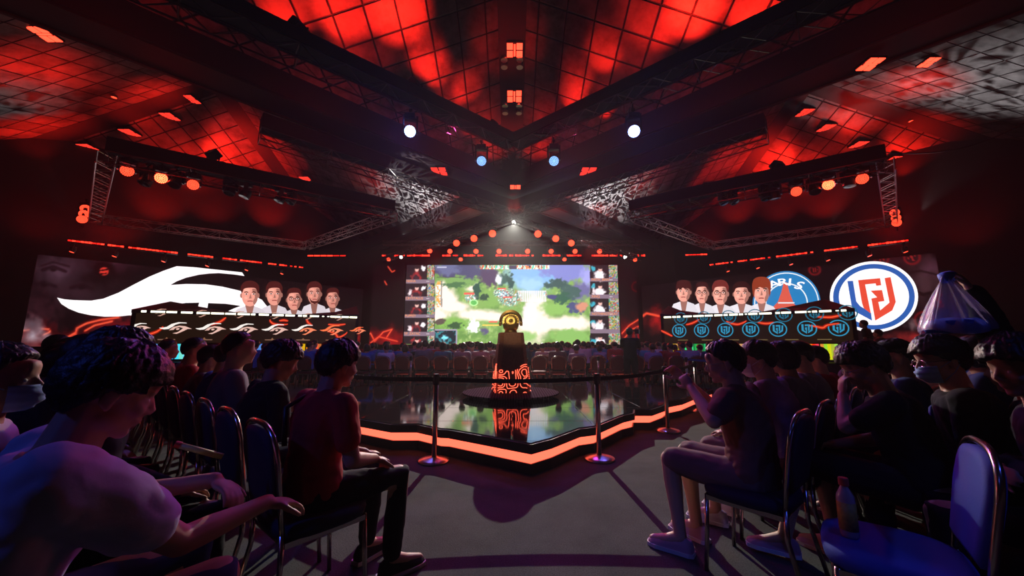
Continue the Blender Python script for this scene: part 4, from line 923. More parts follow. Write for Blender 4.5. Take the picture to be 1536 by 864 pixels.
    cols = [(60, 150, 220), (90, 190, 230), (250, 190, 70), (240, 120, 40), (250, 210, 110), (70, 130, 220), (230, 230, 240), (250, 150, 50), (240, 90, 40), (160, 60, 120)] if kind == 0 else [(200, 190, 60), (240, 90, 40), (150, 200, 90), (110, 160, 200), (190, 200, 210), (210, 120, 100), (200, 200, 230), (120, 130, 190), (60, 170, 110), (80, 200, 140)]
    u = L * .08; i = 0
    while u < L * .9:
        w = L * .082 * .93; 
        if not (kind == 0 and i in (2,)): 
            for q in range(5):
                c = cols[i % 10]; c = tuple(max(0, min(255, int(v_ + rr.uniform(-50, 50)))) for v_ in c); s.poly([(u + w * q / 5, .7), (u + w * (q + 1) / 5, .7), (u + w * (q + 1) / 5, 1.27), (u + w * q / 5, 1.27)], c, 1.0)
        u += L * .082; i += 1
    s.done()
    for i in range(5):
        mt = thing('computer_monitor', 'dark computer monitor on the desk of the %s booth, %s from its outer end' % (nm, on[i]), 'monitor', pl.P(L * (.16 + .17 * i), 1.28, -.9), ang, )
        k = MB(); k.box((0, 0, .28), (.55, .05, .33)); k.build('display', M['plastic'], mt); k = MB(); k.tube((0, 0, .0), (0, 0, .15), .02); k.box((0, 0, .01), (.2, .15, .02)); k.build('stand', M['black_metal'], mt)
    return t
booth(at(196, 480, 13.4), at(538, 480, 16.8), 'left', 0)
booth(at(1284, 480, 13.0), at(991, 480, 16.8), 'right', 1)
# ---------- low stage with the trophy
ZT, ZL1, ZL0 = .31, .205, .105
up_px = [(505, 624), (520, 631), (538, 640), (586, 649), (625, 649), (660, 657), (672, 657.5), (797, 682), (828, 673), (870, 656), (893, 653), (935, 634), (952, 630), (953, 624), (978, 624), (997, 617), (1004, 611), (1024, 607), (1043, 599)]
edge = [onz(x, y, ZL1) for x, y in up_px]
edge = [Vector((p.x, p.y, 0)) for p in edge]
left_back = [Vector((-3.9, 8.6, 0)), Vector((-2.6, 10.0, 0))]; right_back = [Vector((4.4, 8.4, 0)), Vector((2.8, 10.0, 0))]
poly = left_back[::-1] + [Vector((-3.6, 7.3, 0))] + edge + right_back
ctr = Vector((0, 7.2, 0))
def inset(P, d):
    out = []; n = len(P)
    for p in P:
        v = (ctr - p); out.append(p + v.normalized() * d)
    return out
def wall_strip(P, z0, z1, thick=None):
    m = MB(); n = len(P); vs = [Vector((p.x, p.y, z)) for z in (z0, z1) for p in P]
    m.add(vs, [(i, (i + 1) % n, n + (i + 1) % n, n + i) for i in range(n)] + [tuple(range(n))[::-1], tuple(range(n, 2 * n))]); return m
M['stage_gloss'] = mat('stage_gloss', (.006, .006, .008), .035, spec=.9)
M['stage_side'] = mat('stage_side', (.012, .01, .012), .4)
def tweak_gloss(m):
    nt = m.node_tree; N = nt.nodes; L = nt.links; b = N['Principled BSDF']; g = N.new('ShaderNodeNewGeometry')
    nz = N.new('ShaderNodeTexNoise'); nz.inputs['Scale'].default_value = 9; nz.inputs['Detail'].default_value = 4; L.new(g.outputs['Position'], nz.inputs['Vector'])
    mr = N.new('ShaderNodeMapRange'); mr.inputs[3].default_value = .02; mr.inputs[4].default_value = .1; L.new(nz.outputs['Fac'], mr.inputs[0]); L.new(mr.outputs[0], b.inputs['Roughness'])
    # 1 m floor panels with fine joints
    sx = N.new('ShaderNodeSeparateXYZ'); L.new(g.outputs['Position'], sx.inputs[0]); outs = []
    for i in (0, 1):
        f = N.new('ShaderNodeMath'); f.operation = 'FRACT'; L.new(sx.outputs[i], f.inputs[0]); s = N.new('ShaderNodeMath'); s.operation = 'SUBTRACT'; s.inputs[1].default_value = .5; L.new(f.outputs[0], s.inputs[0]); a = N.new('ShaderNodeMath'); a.operation = 'ABSOLUTE'; L.new(s.outputs[0], a.inputs[0]); outs.append(a)
    mx = N.new('ShaderNodeMath'); mx.operation = 'MAXIMUM'; L.new(outs[0].outputs[0], mx.inputs[0]); L.new(outs[1].outputs[0], mx.inputs[1]); gt = N.new('ShaderNodeMapRange'); gt.inputs[1].default_value = .49; gt.inputs[2].default_value = .496; L.new(mx.outputs[0], gt.inputs[0])
    bp = N.new('ShaderNodeBump'); bp.invert = True; bp.inputs['Strength'].default_value = .4; bp.inputs['Distance'].default_value = .004; L.new(gt.outputs[0], bp.inputs['Height']); L.new(bp.outputs['Normal'], b.inputs['Normal'])
tweak_gloss(M['stage_gloss']); M['stage_gloss'].node_tree.nodes['Principled BSDF'].inputs['IOR'].default_value = 2.6
ST = thing('stage', 'low black angular stage with mirror-like top and a glowing orange light band', 'stage')
wall_strip(inset(poly, .03), 0, ZL0).build('base', M['stage_side'], ST)
wall_strip(inset(poly, .05), ZL0, ZL1).build('light_band', M['led_strip'], ST)
wall_strip(poly, ZL1, ZT - .012).build('rim', M['stage_side'], ST)
wall_strip(inset(poly, .03), ZT - .012, ZT).build('glossy_top', M['stage_gloss'], ST)
# perforated metal ring on the stage around the plinth
M['mesh_ring'] = mat('perforated_metal', (.03, .02, .03), 1., 0, spec=0.)
def ring_dots(m):
    nt = m.node_tree; N = nt.nodes; L = nt.links; b = N['Principled BSDF']; g = N.new('ShaderNodeNewGeometry'); s = N.new('ShaderNodeVectorMath'); s.operation = 'SCALE'; s.inputs['Scale'].default_value = 22; L.new(g.outputs['Position'], s.inputs[0])
    f = N.new('ShaderNodeVectorMath'); f.operation = 'FRACTION'; L.new(s.outputs[0], f.inputs[0]); d = N.new('ShaderNodeVectorMath'); d.operation = 'DISTANCE'; d.inputs[1].default_value = (.5, .5, .5)
    sx = N.new('ShaderNodeSeparateXYZ'); L.new(f.outputs[0], sx.inputs[0]); cb = N.new('ShaderNodeCombineXYZ'); cb.inputs[2].default_value = .5; L.new(sx.outputs[0], cb.inputs[0]); L.new(sx.outputs[1], cb.inputs[1]); L.new(cb.outputs[0], d.inputs[0])
    mr = N.new('ShaderNodeMapRange'); mr.inputs[1].default_value = .28; mr.inputs[2].default_value = .34; L.new(d.outputs['Value'], mr.inputs[0]); mx = N.new('ShaderNodeMix'); mx.data_type = 'RGBA'; mx.inputs[6].default_value = (.004, .004, .004, 1); mx.inputs[7].default_value = (.09, .05, .08, 1); L.new(mr.outputs[0], mx.inputs[0]); L.new(mx.outputs[2], b.inputs['Base Color'])
ring_dots(M['mesh_ring'])
PC = onz(766, 598, ZT); PC = Vector((PC.x, 7.25, 0))
M['mesh_ring'].node_tree.nodes['Principled BSDF'].inputs['Roughness'].default_value = 1
DR = thing('round_riser', 'thin round perforated metal riser under the trophy plinth', 'riser', (PC.x, PC.y, ZT))
m = MB(); m.lathe([(.001, .05), (.86, .05), (.9, .06), (.9, .085), (.86, .09), (.001, .09)], n=56); m.build('top_plate', M['mesh_ring'], DR)
for k in range(8):
    a = 2 * PI * k / 8 + .2; q = MB(); q.lathe([(.05, 0), (.05, .05), (.045, .05)], c=(.75 * math.cos(a), .75 * math.sin(a), 0), n=10); q.build('foot', M['plastic'], DR)
# plinth: tapered, two faces bearing glowing contour lines
M['plinth'] = mat('plinth_wood', (.30, .12, .06), .45, var=(14, .5), bump=(30, .3, .01))
zb, zt = ZT + .092, 1.50
def plx(z):  # half width of the front face
    t = (z - zb) / (zt - zb); return .325 + (.235 - .325) * t
PL = thing('trophy_plinth', 'tall tapered brown plinth with glowing red contour lines on its lower half', 'plinth', (PC.x, PC.y, 0))
PL.rotation_euler = (0, 0, R_(9))
rings = []
for z, g in ((zb, 0), (zb + .02, .005), (zt - .22, 0), (zt - .20, -.012), (zt - .02, -.012), (zt, -.02)):
    w = plx(z) + g; c = .07; rings.append([Vector(q) for q in ((-w + c, -w, z), (w - c, -w, z), (w, -w + c, z), (w, w - c, z), (w - c, w, z), (-w + c, w, z), (-w, w - c, z), (-w, -w + c, z))])
m = MB(); m.rings(rings); m.build('body', M['plinth'], PL)
M['contour'] = emat('contour_glow', (1, .1, .05), 3.2)
def ribbon(m, pts, w, n, off):   # pts on the face: (a,z) ; n = face normal sign/axis
    for (a0, z0), (a1, z1) in zip(pts[:-1], pts[1:]):
        P0, P1 = [], []
        dx, dz = a1 - a0, z1 - z0; l = math.hypot(dx, dz) + 1e-9; nx, nz = -dz / l * w / 2, dx / l * w / 2
        q = []
        for a, z in ((a0 + nx, z0 + nz), (a1 + nx, z1 + nz), (a1 - nx, z1 - nz), (a0 - nx, z0 - nz)):
            d = plx(z) + off
            q.append({'f': Vector((a, -d, z)), 'r': Vector((d, a, z)), 'l': Vector((-d, a, z)), 'b': Vector((a, d, z))}[n])
        out = {'f': Vector((0, -.006, 0)), 'r': Vector((.006, 0, 0)), 'l': Vector((-.006, 0, 0)), 'b': Vector((0, .006, 0))}[n]
        m.prism(q, out)
m = MB()
for face, sd in (('f', 1), ('r', 5), ('l', 9), ('b', 13)):
    def fld(a, z): return vnoise(np.array(a * 4.5 + sd * 3.1), np.array(z * 5 + sd), 77) + .3 * vnoise(np.array(a * 9 + sd), np.array(z * 9), 78) - z * .22
    na, nz_ = 30, 40; z0, z1 = zb + .01, .92
    gz = np.linspace(z0, z1, nz_); 
    V = np.array([[float(fld(-.9 * plx(z) + 1.8 * plx(z) * i / (na - 1), z)) for i in range(na)] for z in gz])
    for lv in np.arange(-.2, 1.6, .2):
        for j in range(nz_ - 1):
            for i in range(na - 1):
                cs = []; P4 = [(i, j), (i + 1, j), (i + 1, j + 1), (i, j + 1)]
                for (ia, ja), (ib, jb) in zip(P4, P4[1:] + P4[:1]):
                    va, vb = V[ja, ia] - lv, V[jb, ib] - lv
                    if va * vb < 0:
                        t = va / (va - vb); ii = ia + (ib - ia) * t; jj = ja + (jb - ja) * t; z = z0 + (z1 - z0) * jj / (nz_ - 1); cs.append((-.9 * plx(z) + 1.8 * plx(z) * ii / (na - 1), z))
                if len(cs) == 2 and noise.noise(Vector((cs[0][0] * 4, cs[0][1] * 3, sd))) < .55 - max(0, cs[0][1] - .76) * 5: ribbon(m, cs, .011, face, .0015)
m.build('contour_lines', M['contour'], PL)
# trophy: a round golden shield dish in a collar, on a short neck
TP = thing('trophy', 'golden round shield trophy with a ringed boss, on the plinth', 'trophy', (PC.x, PC.y - .02, zt))
m = MB(); m.smooth = True; m.lathe([(.001, 0), (.14, 0), (.145, .02), (.13, .05), (.14, .075), (.001, .075)], n=28); m.build('foot', M['dark_gold'], TP)
Rf = Matrix.Rotation(R_(78), 3, 'X')
m = MB(); m.smooth = True
m.lathe([(.001, -.1), (.12, -.095), (.17, -.06), (.195, -.01), (.2, .02), (.188, .032), (.17, .02), (.15, .035), (.135, .03), (.12, .05), (.085, .06), (.075, .05), (.055, .07), (.04, .06), (.028, .085), (.001, .09)], c=(0, 0, .26), n=40, M=Rf); m.build('shield_dish', M['gold'], TP)
m = MB(); n = 30; rings = []
for i in range(n + 1):
    a = R_(-20 + 220 * i / n); r0, r1 = .205, .262; c_, s_ = math.cos(a), math.sin(a); th = .05
    rings.append([Vector((c_ * r, y, .26 + s_ * r)) for r, y in ((r0, -.05), (r1, -.03), (r1 + .006, .05), (r0, .07))])
m.rings(rings)
for s in (-1, 1): m.bbox((s * .24, 0, .2), (.06, .12, .09), .012)
m.build('collar', M['dark_gold'], TP)
m = MB(); m.smooth = True; m.lathe([(.001, .06), (.14, .06), (.165, .1), (.185, .17), (.19, .2), (.16, .2), (.12, .12), (.001, .1)], n=32); m.build('cup', M['gold'], TP)
m = MB()
TP.scale = (.84, .84, .84)
for k in range(18):
    a = 2 * PI * k / 18; v = Rf @ Vector((.16 * math.cos(a), .16 * math.sin(a), .035)); m.ball((v.x, v.y, v.z + .26), .012, 6, 4)
m.build('rivets', M['dark_gold'], TP)

# ---------- stanchions and belts
M['belt'] = mat('belt_webbing', (.012, .012, .014), .8, bump=(200, .3, .001)); M['belt_blue'] = mat('belt_webbing_blue', (.02, .05, .3), .8)
def stanchion(p, label, rz=0, h=.95, group=None):
    t = thing('stanchion', label, 'barrier post', (p.x, p.y, 0), rz, group)
    m = MB(); m.smooth = True; m.lathe([(.001, 0), (.165, 0), (.175, .008), (.17, .02), (.12, .03), (.05, .045), (.032, .05), (.001, .05)], n=32); m.build('base', M['steel'], t)
    m = MB(); m.smooth = True; m.lathe([(.001, .04), (.028, .04), (.028, h - .12), (.001, h - .12)], n=16); m.build('pole', M['steel'], t)
    m = MB(); m.lathe([(.001, h - .12), (.034, h - .12), (.036, h - .11), (.036, h - .012), (.03, h), (.001, h)], n=16)
    for a in range(4): m.box((.036 * math.cos(a * PI / 2), .036 * math.sin(a * PI / 2), h - .06), (.016, .016, .06))
    m.build('belt_head', M['plastic'], t); return t
sp = [onz(651, 692, 0), onz(899, 689, 0), onz(1002, 647, 0), onz(1047, 617, 0)]
sl = ['steel barrier post left of the plinth, in front of the stage', 'steel barrier post right of the plinth, nearest on the right', 'steel barrier post at the right edge of the stage', 'steel barrier post farthest along the right edge of the stage']
for p, l in zip(sp, sl): stanchion(p, l)
p0 = Vector((-2.55, 5.15, 0)); stanchion(p0, 'steel barrier post half hidden behind the person in red')
def belt(a, b, label, m=None, z=.89, parent=None):
    a = Vector((a.x, a.y, z)); b = Vector((b.x, b.y, z)); d = (b - a).normalized(); a += d * .04; b -= d * .04
    n = 10; k = MB(); s = d.cross(Vector((0, 0, 1))); rings = []
    for i in range(n + 1):
        q = a.lerp(b, i / n) - Vector((0, 0, .025 * math.sin(PI * i / n))); rings.append([q + s * .0015 + Vector((0, 0, .025)), q - s * .0015 + Vector((0, 0, .025)), q - s * .0015 - Vector((0, 0, .025)), q + s * .0015 - Vector((0, 0, .025))])
    k.rings(rings); return tag(k.build('barrier_belt', m or M['belt']), label, 'barrier belt')
belt(sp[0], sp[1], 'black belt stretched across the middle, between the two nearest posts')
belt(p0, sp[0], 'black belt from the left nearest post toward the person in red')
belt(sp[1], sp[2], 'black belt from the right nearest post back along the stage')
belt(sp[2], sp[3], 'black belt between the two far posts at right')
for i, (px, py) in enumerate(((625, 588), (892, 585), (980, 600), (1060, 575))):
    q = onz(px, py, 0); q = Vector((q.x, min(q.y, 11.2), 0)); 
    if i == 0: q = Vector((-2.75, 10.35, 0))
    if i == 1: q = Vector((2.35, 10.35, 0))
    if i == 2: q = Vector((4.4, 9.6, 0))
    if i == 3: q = Vector((5.35, 9.2, 0))
    stanchion(q, 'slim red-lit barrier post before the centre seats, %s' % ('left of the plinth', 'right of the plinth', 'beside the cameraman', 'right of the cameraman'))[0:0] if False else stanchion(q, 'slim red-lit barrier post before the centre seats, %s' % ('left of the plinth', 'right of the plinth', 'beside the cameraman', 'right end of the blue belt')[i])
belt(Vector((4.4, 9.6, 0)), Vector((5.35, 9.2, 0)), 'short blue belt between two posts right of the cameraman', M['belt_blue'])
# ---------- people
def remesh(mb, voxel, smooth=3, name='body'):
    """fuse overlapping closed shapes into one continuous surface"""
    me = bpy.data.meshes.new(name); me.from_pydata(mb.v, [], mb.f); me.update()
    bm = bmesh.new(); bm.from_mesh(me); bmesh.ops.recalc_face_normals(bm, faces=bm.faces[:]); bm.to_mesh(me); bm.free()
    o = bpy.data.objects.new('tmp', me); C.objects.link(o)
    m = o.modifiers.new('r', 'REMESH'); m.mode = 'VOXEL'; m.voxel_size = voxel; m.use_smooth_shade = True
    if smooth: s = o.modifiers.new('s', 'SMOOTH'); s.factor = .5; s.iterations = smooth
    dg = bpy.context.evaluated_depsgraph_get(); out = bpy.data.meshes.new_from_object(o.evaluated_get(dg)); bpy.data.objects.remove(o); bpy.data.meshes.remove(me)
    out.name = name; out.polygons.foreach_set('use_smooth', [True] * len(out.polygons)); return out
def ringat(c, r, f, rx, ry, n=14):
    return [c + r * (rx * math.cos(2 * PI * k / n)) + f * (ry * math.sin(2 * PI * k / n)) for k in range(n)]
def limb(mb, pts, rad, n=12):
    """tapering limb through pts, rounded at both ends"""
    P, Rr = [], []
    a, b = pts[0], pts[1]; d = (a - b).normalized()
    for k in (.95, .6): P.append(a + d * rad[0] * k); Rr.append(rad[0] * math.sqrt(1 - k * k))
    for i in range(len(pts)): P.append(pts[i]); Rr.append(rad[i])
    a, b = pts[-1], pts[-2]; d = (a - b).normalized()
    for k in (.6, .95): P.append(a + d * rad[-1] * k); Rr.append(rad[-1] * math.sqrt(1 - k * k))
    mb.path(P, Rr, n)
V = Vector
def muscle(a, b, r0, r1, bulge=.0, t=.35):
    return [a, a.lerp(b, t), a.lerp(b, .7), b], [r0, r0 + bulge + (r1 - r0) * t, r0 + (r1 - r0) * .75, r1]
def hand(mb, w, d, n, side, curl=.6, s=1.0, spread=.06):
    """w wrist, d towards the fingers, n out of the back of the hand, side +1/-1 thumb side"""
    d = d.normalized(); n = (n - d * n.dot(d)).normalized(); x = d.cross(n) * side
    Mx = Matrix((x, d, n)).transposed()
    mb.ball(w + d * .045 * s, (.039 * s, .05 * s, .0155 * s), 12, 8, Mx); mb.ball(w + d * .02 * s + x * .018 * s - n * .006 * s, (.018 * s, .03 * s, .015 * s), 8, 6, Mx)
    for k, (o, L) in enumerate(((.028, .068), (.0095, .077), (-.0095, .072), (-.027, .056))):
        p = w + d * .082 * s + x * o * s; dd = (d + x * o * 4 * spread).normalized(); pts = [w + d * .05 * s + x * o * s * .9, p]; ang = curl * (1 + .12 * k)
        for j, f in enumerate((.45, .3, .25)):
            dd = (dd * math.cos(ang * (.75 if j == 0 else 1)) - n * math.sin(ang * (.75 if j == 0 else 1))).normalized()
            nn = n; n_ = (n - dd * n.dot(dd)); p = p + dd * L * f * s; pts.append(p)
            n = nn
        mb.path(pts, [.0095 * s, .0092 * s, .0085 * s, .008 * s, .0065 * s], 8)
    t0 = w + d * .022 * s + x * .026 * s; dd = (d * .62 + x * .7 - n * .3).normalized(); t1 = t0 + dd * .038 * s; t2 = t1 + (dd * .7 + d * .5 - n * .15).normalized() * .03 * s; t3 = t2 + (d * .8 + x * .05 - n * .3).normalized() * .024 * s
    mb.path([t0, t1, t2, t3], [.0125 * s, .0115 * s, .01 * s, .0075 * s], 8)
def head_shapes(mb, H, s=1.0):
    """H: matrix of the head (face towards +Y)"""
    def b(c, r, rot=None):
        R3 = H.to_3x3() @ (rot or Matrix.Identity(3)); mb.ball(H @ V(c) * 1.0, tuple(q for q in r), 18, 12, R3)
    b((0, -.012, .03), (.076, .096, .088)); b((0, .03, -.012), (.063, .066, .085)); b((0, .034, -.068), (.05, .05, .045)); b((0, .072, -.094), (.024, .021, .019))
    b((0, .078, .026), (.048, .02, .013)); b((0, .083, .05), (.04, .018, .03))
    for e in (-1, 1): b((e * .036, .062, -.026), (.024, .028, .026)); b((e * .048, .018, -.065), (.016, .035, .026)); b((e * .034, .074, -.002), (.016, .014, .012))
    q = [H @ V(p) for p in ((0, .088, .022), (0, .1, .0), (0, .112, -.022), (0, .108, -.034))]; mb.path(q, [.008, .010, .013, .009], 8)
    for e in (-1, 1): b((e * .0115, .1, -.032), (.009, .011, .008))
    b((0, .092, -.053), (.023, .013, .0065)); b((0, .09, -.063), (.02, .013, .008)); b((0, .083, -.058), (.03, .012, .02))
    for e in (-1, 1):
        Re = Matrix.Rotation(e * R_(-18), 3, 'Z') @ Matrix.Rotation(R_(-12), 3, 'X'); b((e * .08, -.012, -.01), (.008, .019, .031), Re); b((e * .084, -.018, .002), (.007, .013, .018), Re); b((e * .078, -.006, -.035), (.008, .01, .012))
def hair_mesh(H, style='short', seed=0, nu=72, nv=44, thick=.018):
    r = random.Random(seed); vs, fs = [], []; sh = seed * 7.3
    for j in range(nv + 1):
        el = -PI / 2 + PI * j / nv
        for i in range(nu):
            az = 2 * PI * i / nu   # 0 = front
            d = V((math.sin(az) * math.cos(el), math.cos(az) * math.cos(el), math.sin(el))); a = abs((az + PI) % (2 * PI) - PI); ad = math.degrees(a); ed = math.degrees(el)
            base = 1 / math.sqrt((d.x / .0775) ** 2 + (d.y / .0975) ** 2 + (d.z / .09) ** 2)
            # lower limit of the hair in degrees of elevation, by azimuth
            K = {'short': ((0, 34), (40, 28), (58, 6), (75, -9), (95, -12), (112, -34), (140, -52), (180, -58)), 'fringe': ((0, 12), (40, 10), (58, -4), (75, -18), (95, -16), (112, -38), (140, -56), (180, -62)),
                 'long': ((0, 22), (38, 15), (55, -25), (75, -62), (100, -70), (120, -75), (150, -78), (180, -80)), 'crop': ((0, 40), (40, 36), (60, 16), (75, 4), (95, 2), (112, -16), (140, -34), (180, -40))}[style]
            for (a0, e0), (a1, e1) in zip(K[:-1], K[1:]):
                if a0 <= ad <= a1: lim = e0 + (e1 - e0) * (ad - a0) / (a1 - a0)
            jag = 7 * noise.noise(V((az * 7 + sh, sh, 1))); w = max(0, min(1, (ed - lim - jag) / 9 + .5)); w = w * w * (3 - 2 * w)
            n1 = noise.noise(V((d.x * 9 + sh, d.y * 9, d.z * 5))); n2 = noise.noise(V((az * 16, ed * .035 + sh, 3))); n3 = noise.noise(V((d.x * 30, d.y * 30 + sh, d.z * 18)))
            th = thick * (1 + .22 * n1 + .25 * n2 + .13 * n3); th += .010 * max(0, math.sin(el)) + (.008 if style == 'fringe' and ad < 60 else 0)
            if style == 'long' and el < 0: th += .03 * min(1, -ed / 50)
            rr = (base + th) * w + base * .72 * (1 - w)
            vs.append(H @ (V((0, -.012, .03)) + d * rr))
    for j in range(nv):
        for i in range(nu):
            i2 = (i + 1) % nu; fs.append((j * nu + i, j * nu + i2, (j + 1) * nu + i2, (j + 1) * nu + i))
    me = bpy.data.meshes.new('hair'); me.from_pydata([tuple(v) for v in vs], [], fs); me.polygons.foreach_set('use_smooth', [True] * len(fs)); me.update(); return me
def pose(lean=0, knees=.12, kz=.53, foot=.0, arms='lap', twist=0, side=0, head=(0, 0, 0), slouch=.02, h=1.0, reach=.44):
    """joints of a seated figure; head = (turn to its left in degrees, nod down, tilt)"""
    J = {}; J['pel'] = V((0, 0, .54)); Rl = Matrix.Rotation(R_(-lean), 3, 'X') @ Matrix.Rotation(R_(side), 3, 'Y'); Rt = Rl @ Matrix.Rotation(R_(twist), 3, 'Z')
    up = lambda x, y, z: J['pel'] + Rt @ V((x, y, z)) * h
    J['Rt'] = Rt; J['waist'] = up(0, -slouch, .16); J['chest'] = up(0, -slouch * .5, .34); J['neck'] = up(0, .01, .49); J['head'] = up(0, .05, .638)
    for e, n in ((-1, 'L'), (1, 'R')):
        J['sh' + n] = up(e * .19, .0, .44); J['hip' + n] = V((e * .09, .02, .53)); J['kn' + n] = V((e * knees, reach, kz)); J['an' + n] = V((e * knees * 1.02, reach - .03 + foot, .095)); J['toe' + n] = V((e * (knees * 1.1 + .02), reach + .14 + foot, .035))
        if arms == 'lap': J['el' + n] = up(e * .235, .05, .17); J['wr' + n] = V((e * .085, .30, .65)); J['hd' + n] = V((-e * .35, .9, -.15)); J['hn' + n] = V((0, .1, 1))
        elif arms == 'knee': J['el' + n] = up(e * .24, .06, .18); J['wr' + n] = V((e * .12, .36, .63)); J['hd' + n] = V((0, 1, -.25)); J['hn' + n] = V((0, .2, 1))
        elif arms == 'fold': J['el' + n] = up(e * .23, .08, .19); J['wr' + n] = up(-e * .06, .2, .23); J['hd' + n] = V((-e, .15, 0)); J['hn' + n] = V((0, 1, 0.1))
        elif arms == 'phone': J['el' + n] = up(e * .225, .06, .19); J['wr' + n] = up(e * .06, .28, .26); J['hd' + n] = V((-e * .3, .6, .6)); J['hn' + n] = V((e * .4, .6, -.5))
        elif arms == 'clap': J['el' + n] = up(e * .235, .1, .2); J['wr' + n] = up(e * .03, .26, .38); J['hd' + n] = V((-e * .1, .5, .85)); J['hn' + n] = V((e, .2, 0))
    J['hrot'] = Rl @ Matrix.Rotation(R_(head[0]), 3, 'Z') @ Matrix.Rotation(R_(-head[1]), 3, 'X') @ Matrix.Rotation(R_(head[2]), 3, 'Y') @ Matrix.Rotation(R_(lean), 3, 'X').inverted().lerp(Matrix.Identity(3), .0)
    return J
def headM(J, s=1.0): return Matrix.Translation(J['head']) @ (J['hrot'] @ Matrix.Diagonal((s, s, s))).to_4x4()
def fold_noise(me, amp, sc, seed=0, stretch=(1, 1, .5)):
    me.update(); n = len(me.vertices); co = np.empty(n * 3); no = np.empty(n * 3); me.vertices.foreach_get('co', co); me.vertices.foreach_get('normal', no); co = co.reshape(-1, 3); no = no.reshape(-1, 3)
    d = np.array([noise.noise(V((c[0] * sc * stretch[0] + seed, c[1] * sc * stretch[1], c[2] * sc * stretch[2] + seed))) + .5 * abs(noise.noise(V((c[0] * sc * 1.7, c[1] * sc * 1.7 + seed, c[2] * sc * 2.2)))) for c in co])
    co = co + no * (d * amp)[:, None]; me.vertices.foreach_set('co', co.ravel()); me.update()
def torso(mb, J, g=0.0, w=1.0, low=True, neck=True):
    Rt = J['Rt']; X = Rt @ V((1, 0, 0)); Y = Rt @ V((0, 1, 0)); p = J['pel']; z = (J['chest'] - p).normalized(); rr = []
    lv = [(p - V((0, 0, .07)), .12, .10), (p - V((0, 0, .03)), .165, .125), (p + z * .03, .17, .125), (J['waist'], .15, .11), (J['waist'].lerp(J['chest'], .6), .16, .118), (J['chest'], .172, .12), (J['chest'].lerp(J['neck'], .45), .178, .108), (J['chest'].lerp(J['neck'], .72), .15, .092), (J['chest'].lerp(J['neck'], .92), .085, .068)]
    if not low: lv = [(p - V((0, 0, .02)), .16, .13)] + lv[2:]
    for c, a, b in lv: rr.append(ringat(c, X, Y, (a + g) * w, (b + g) * (w * .5 + .5) , 20))
    mb.rings(rr)
    for n in 'LR': limb(mb, [J['chest'].lerp(J['neck'], .55), J['sh' + n]], [.075 + g, .056 + g])
    if neck: limb(mb, [J['neck'] - z * .03, J['head'] - (J['head'] - J['neck']) * .25 - J['hrot'] @ V((0, .015, 0))], [.067, .057])
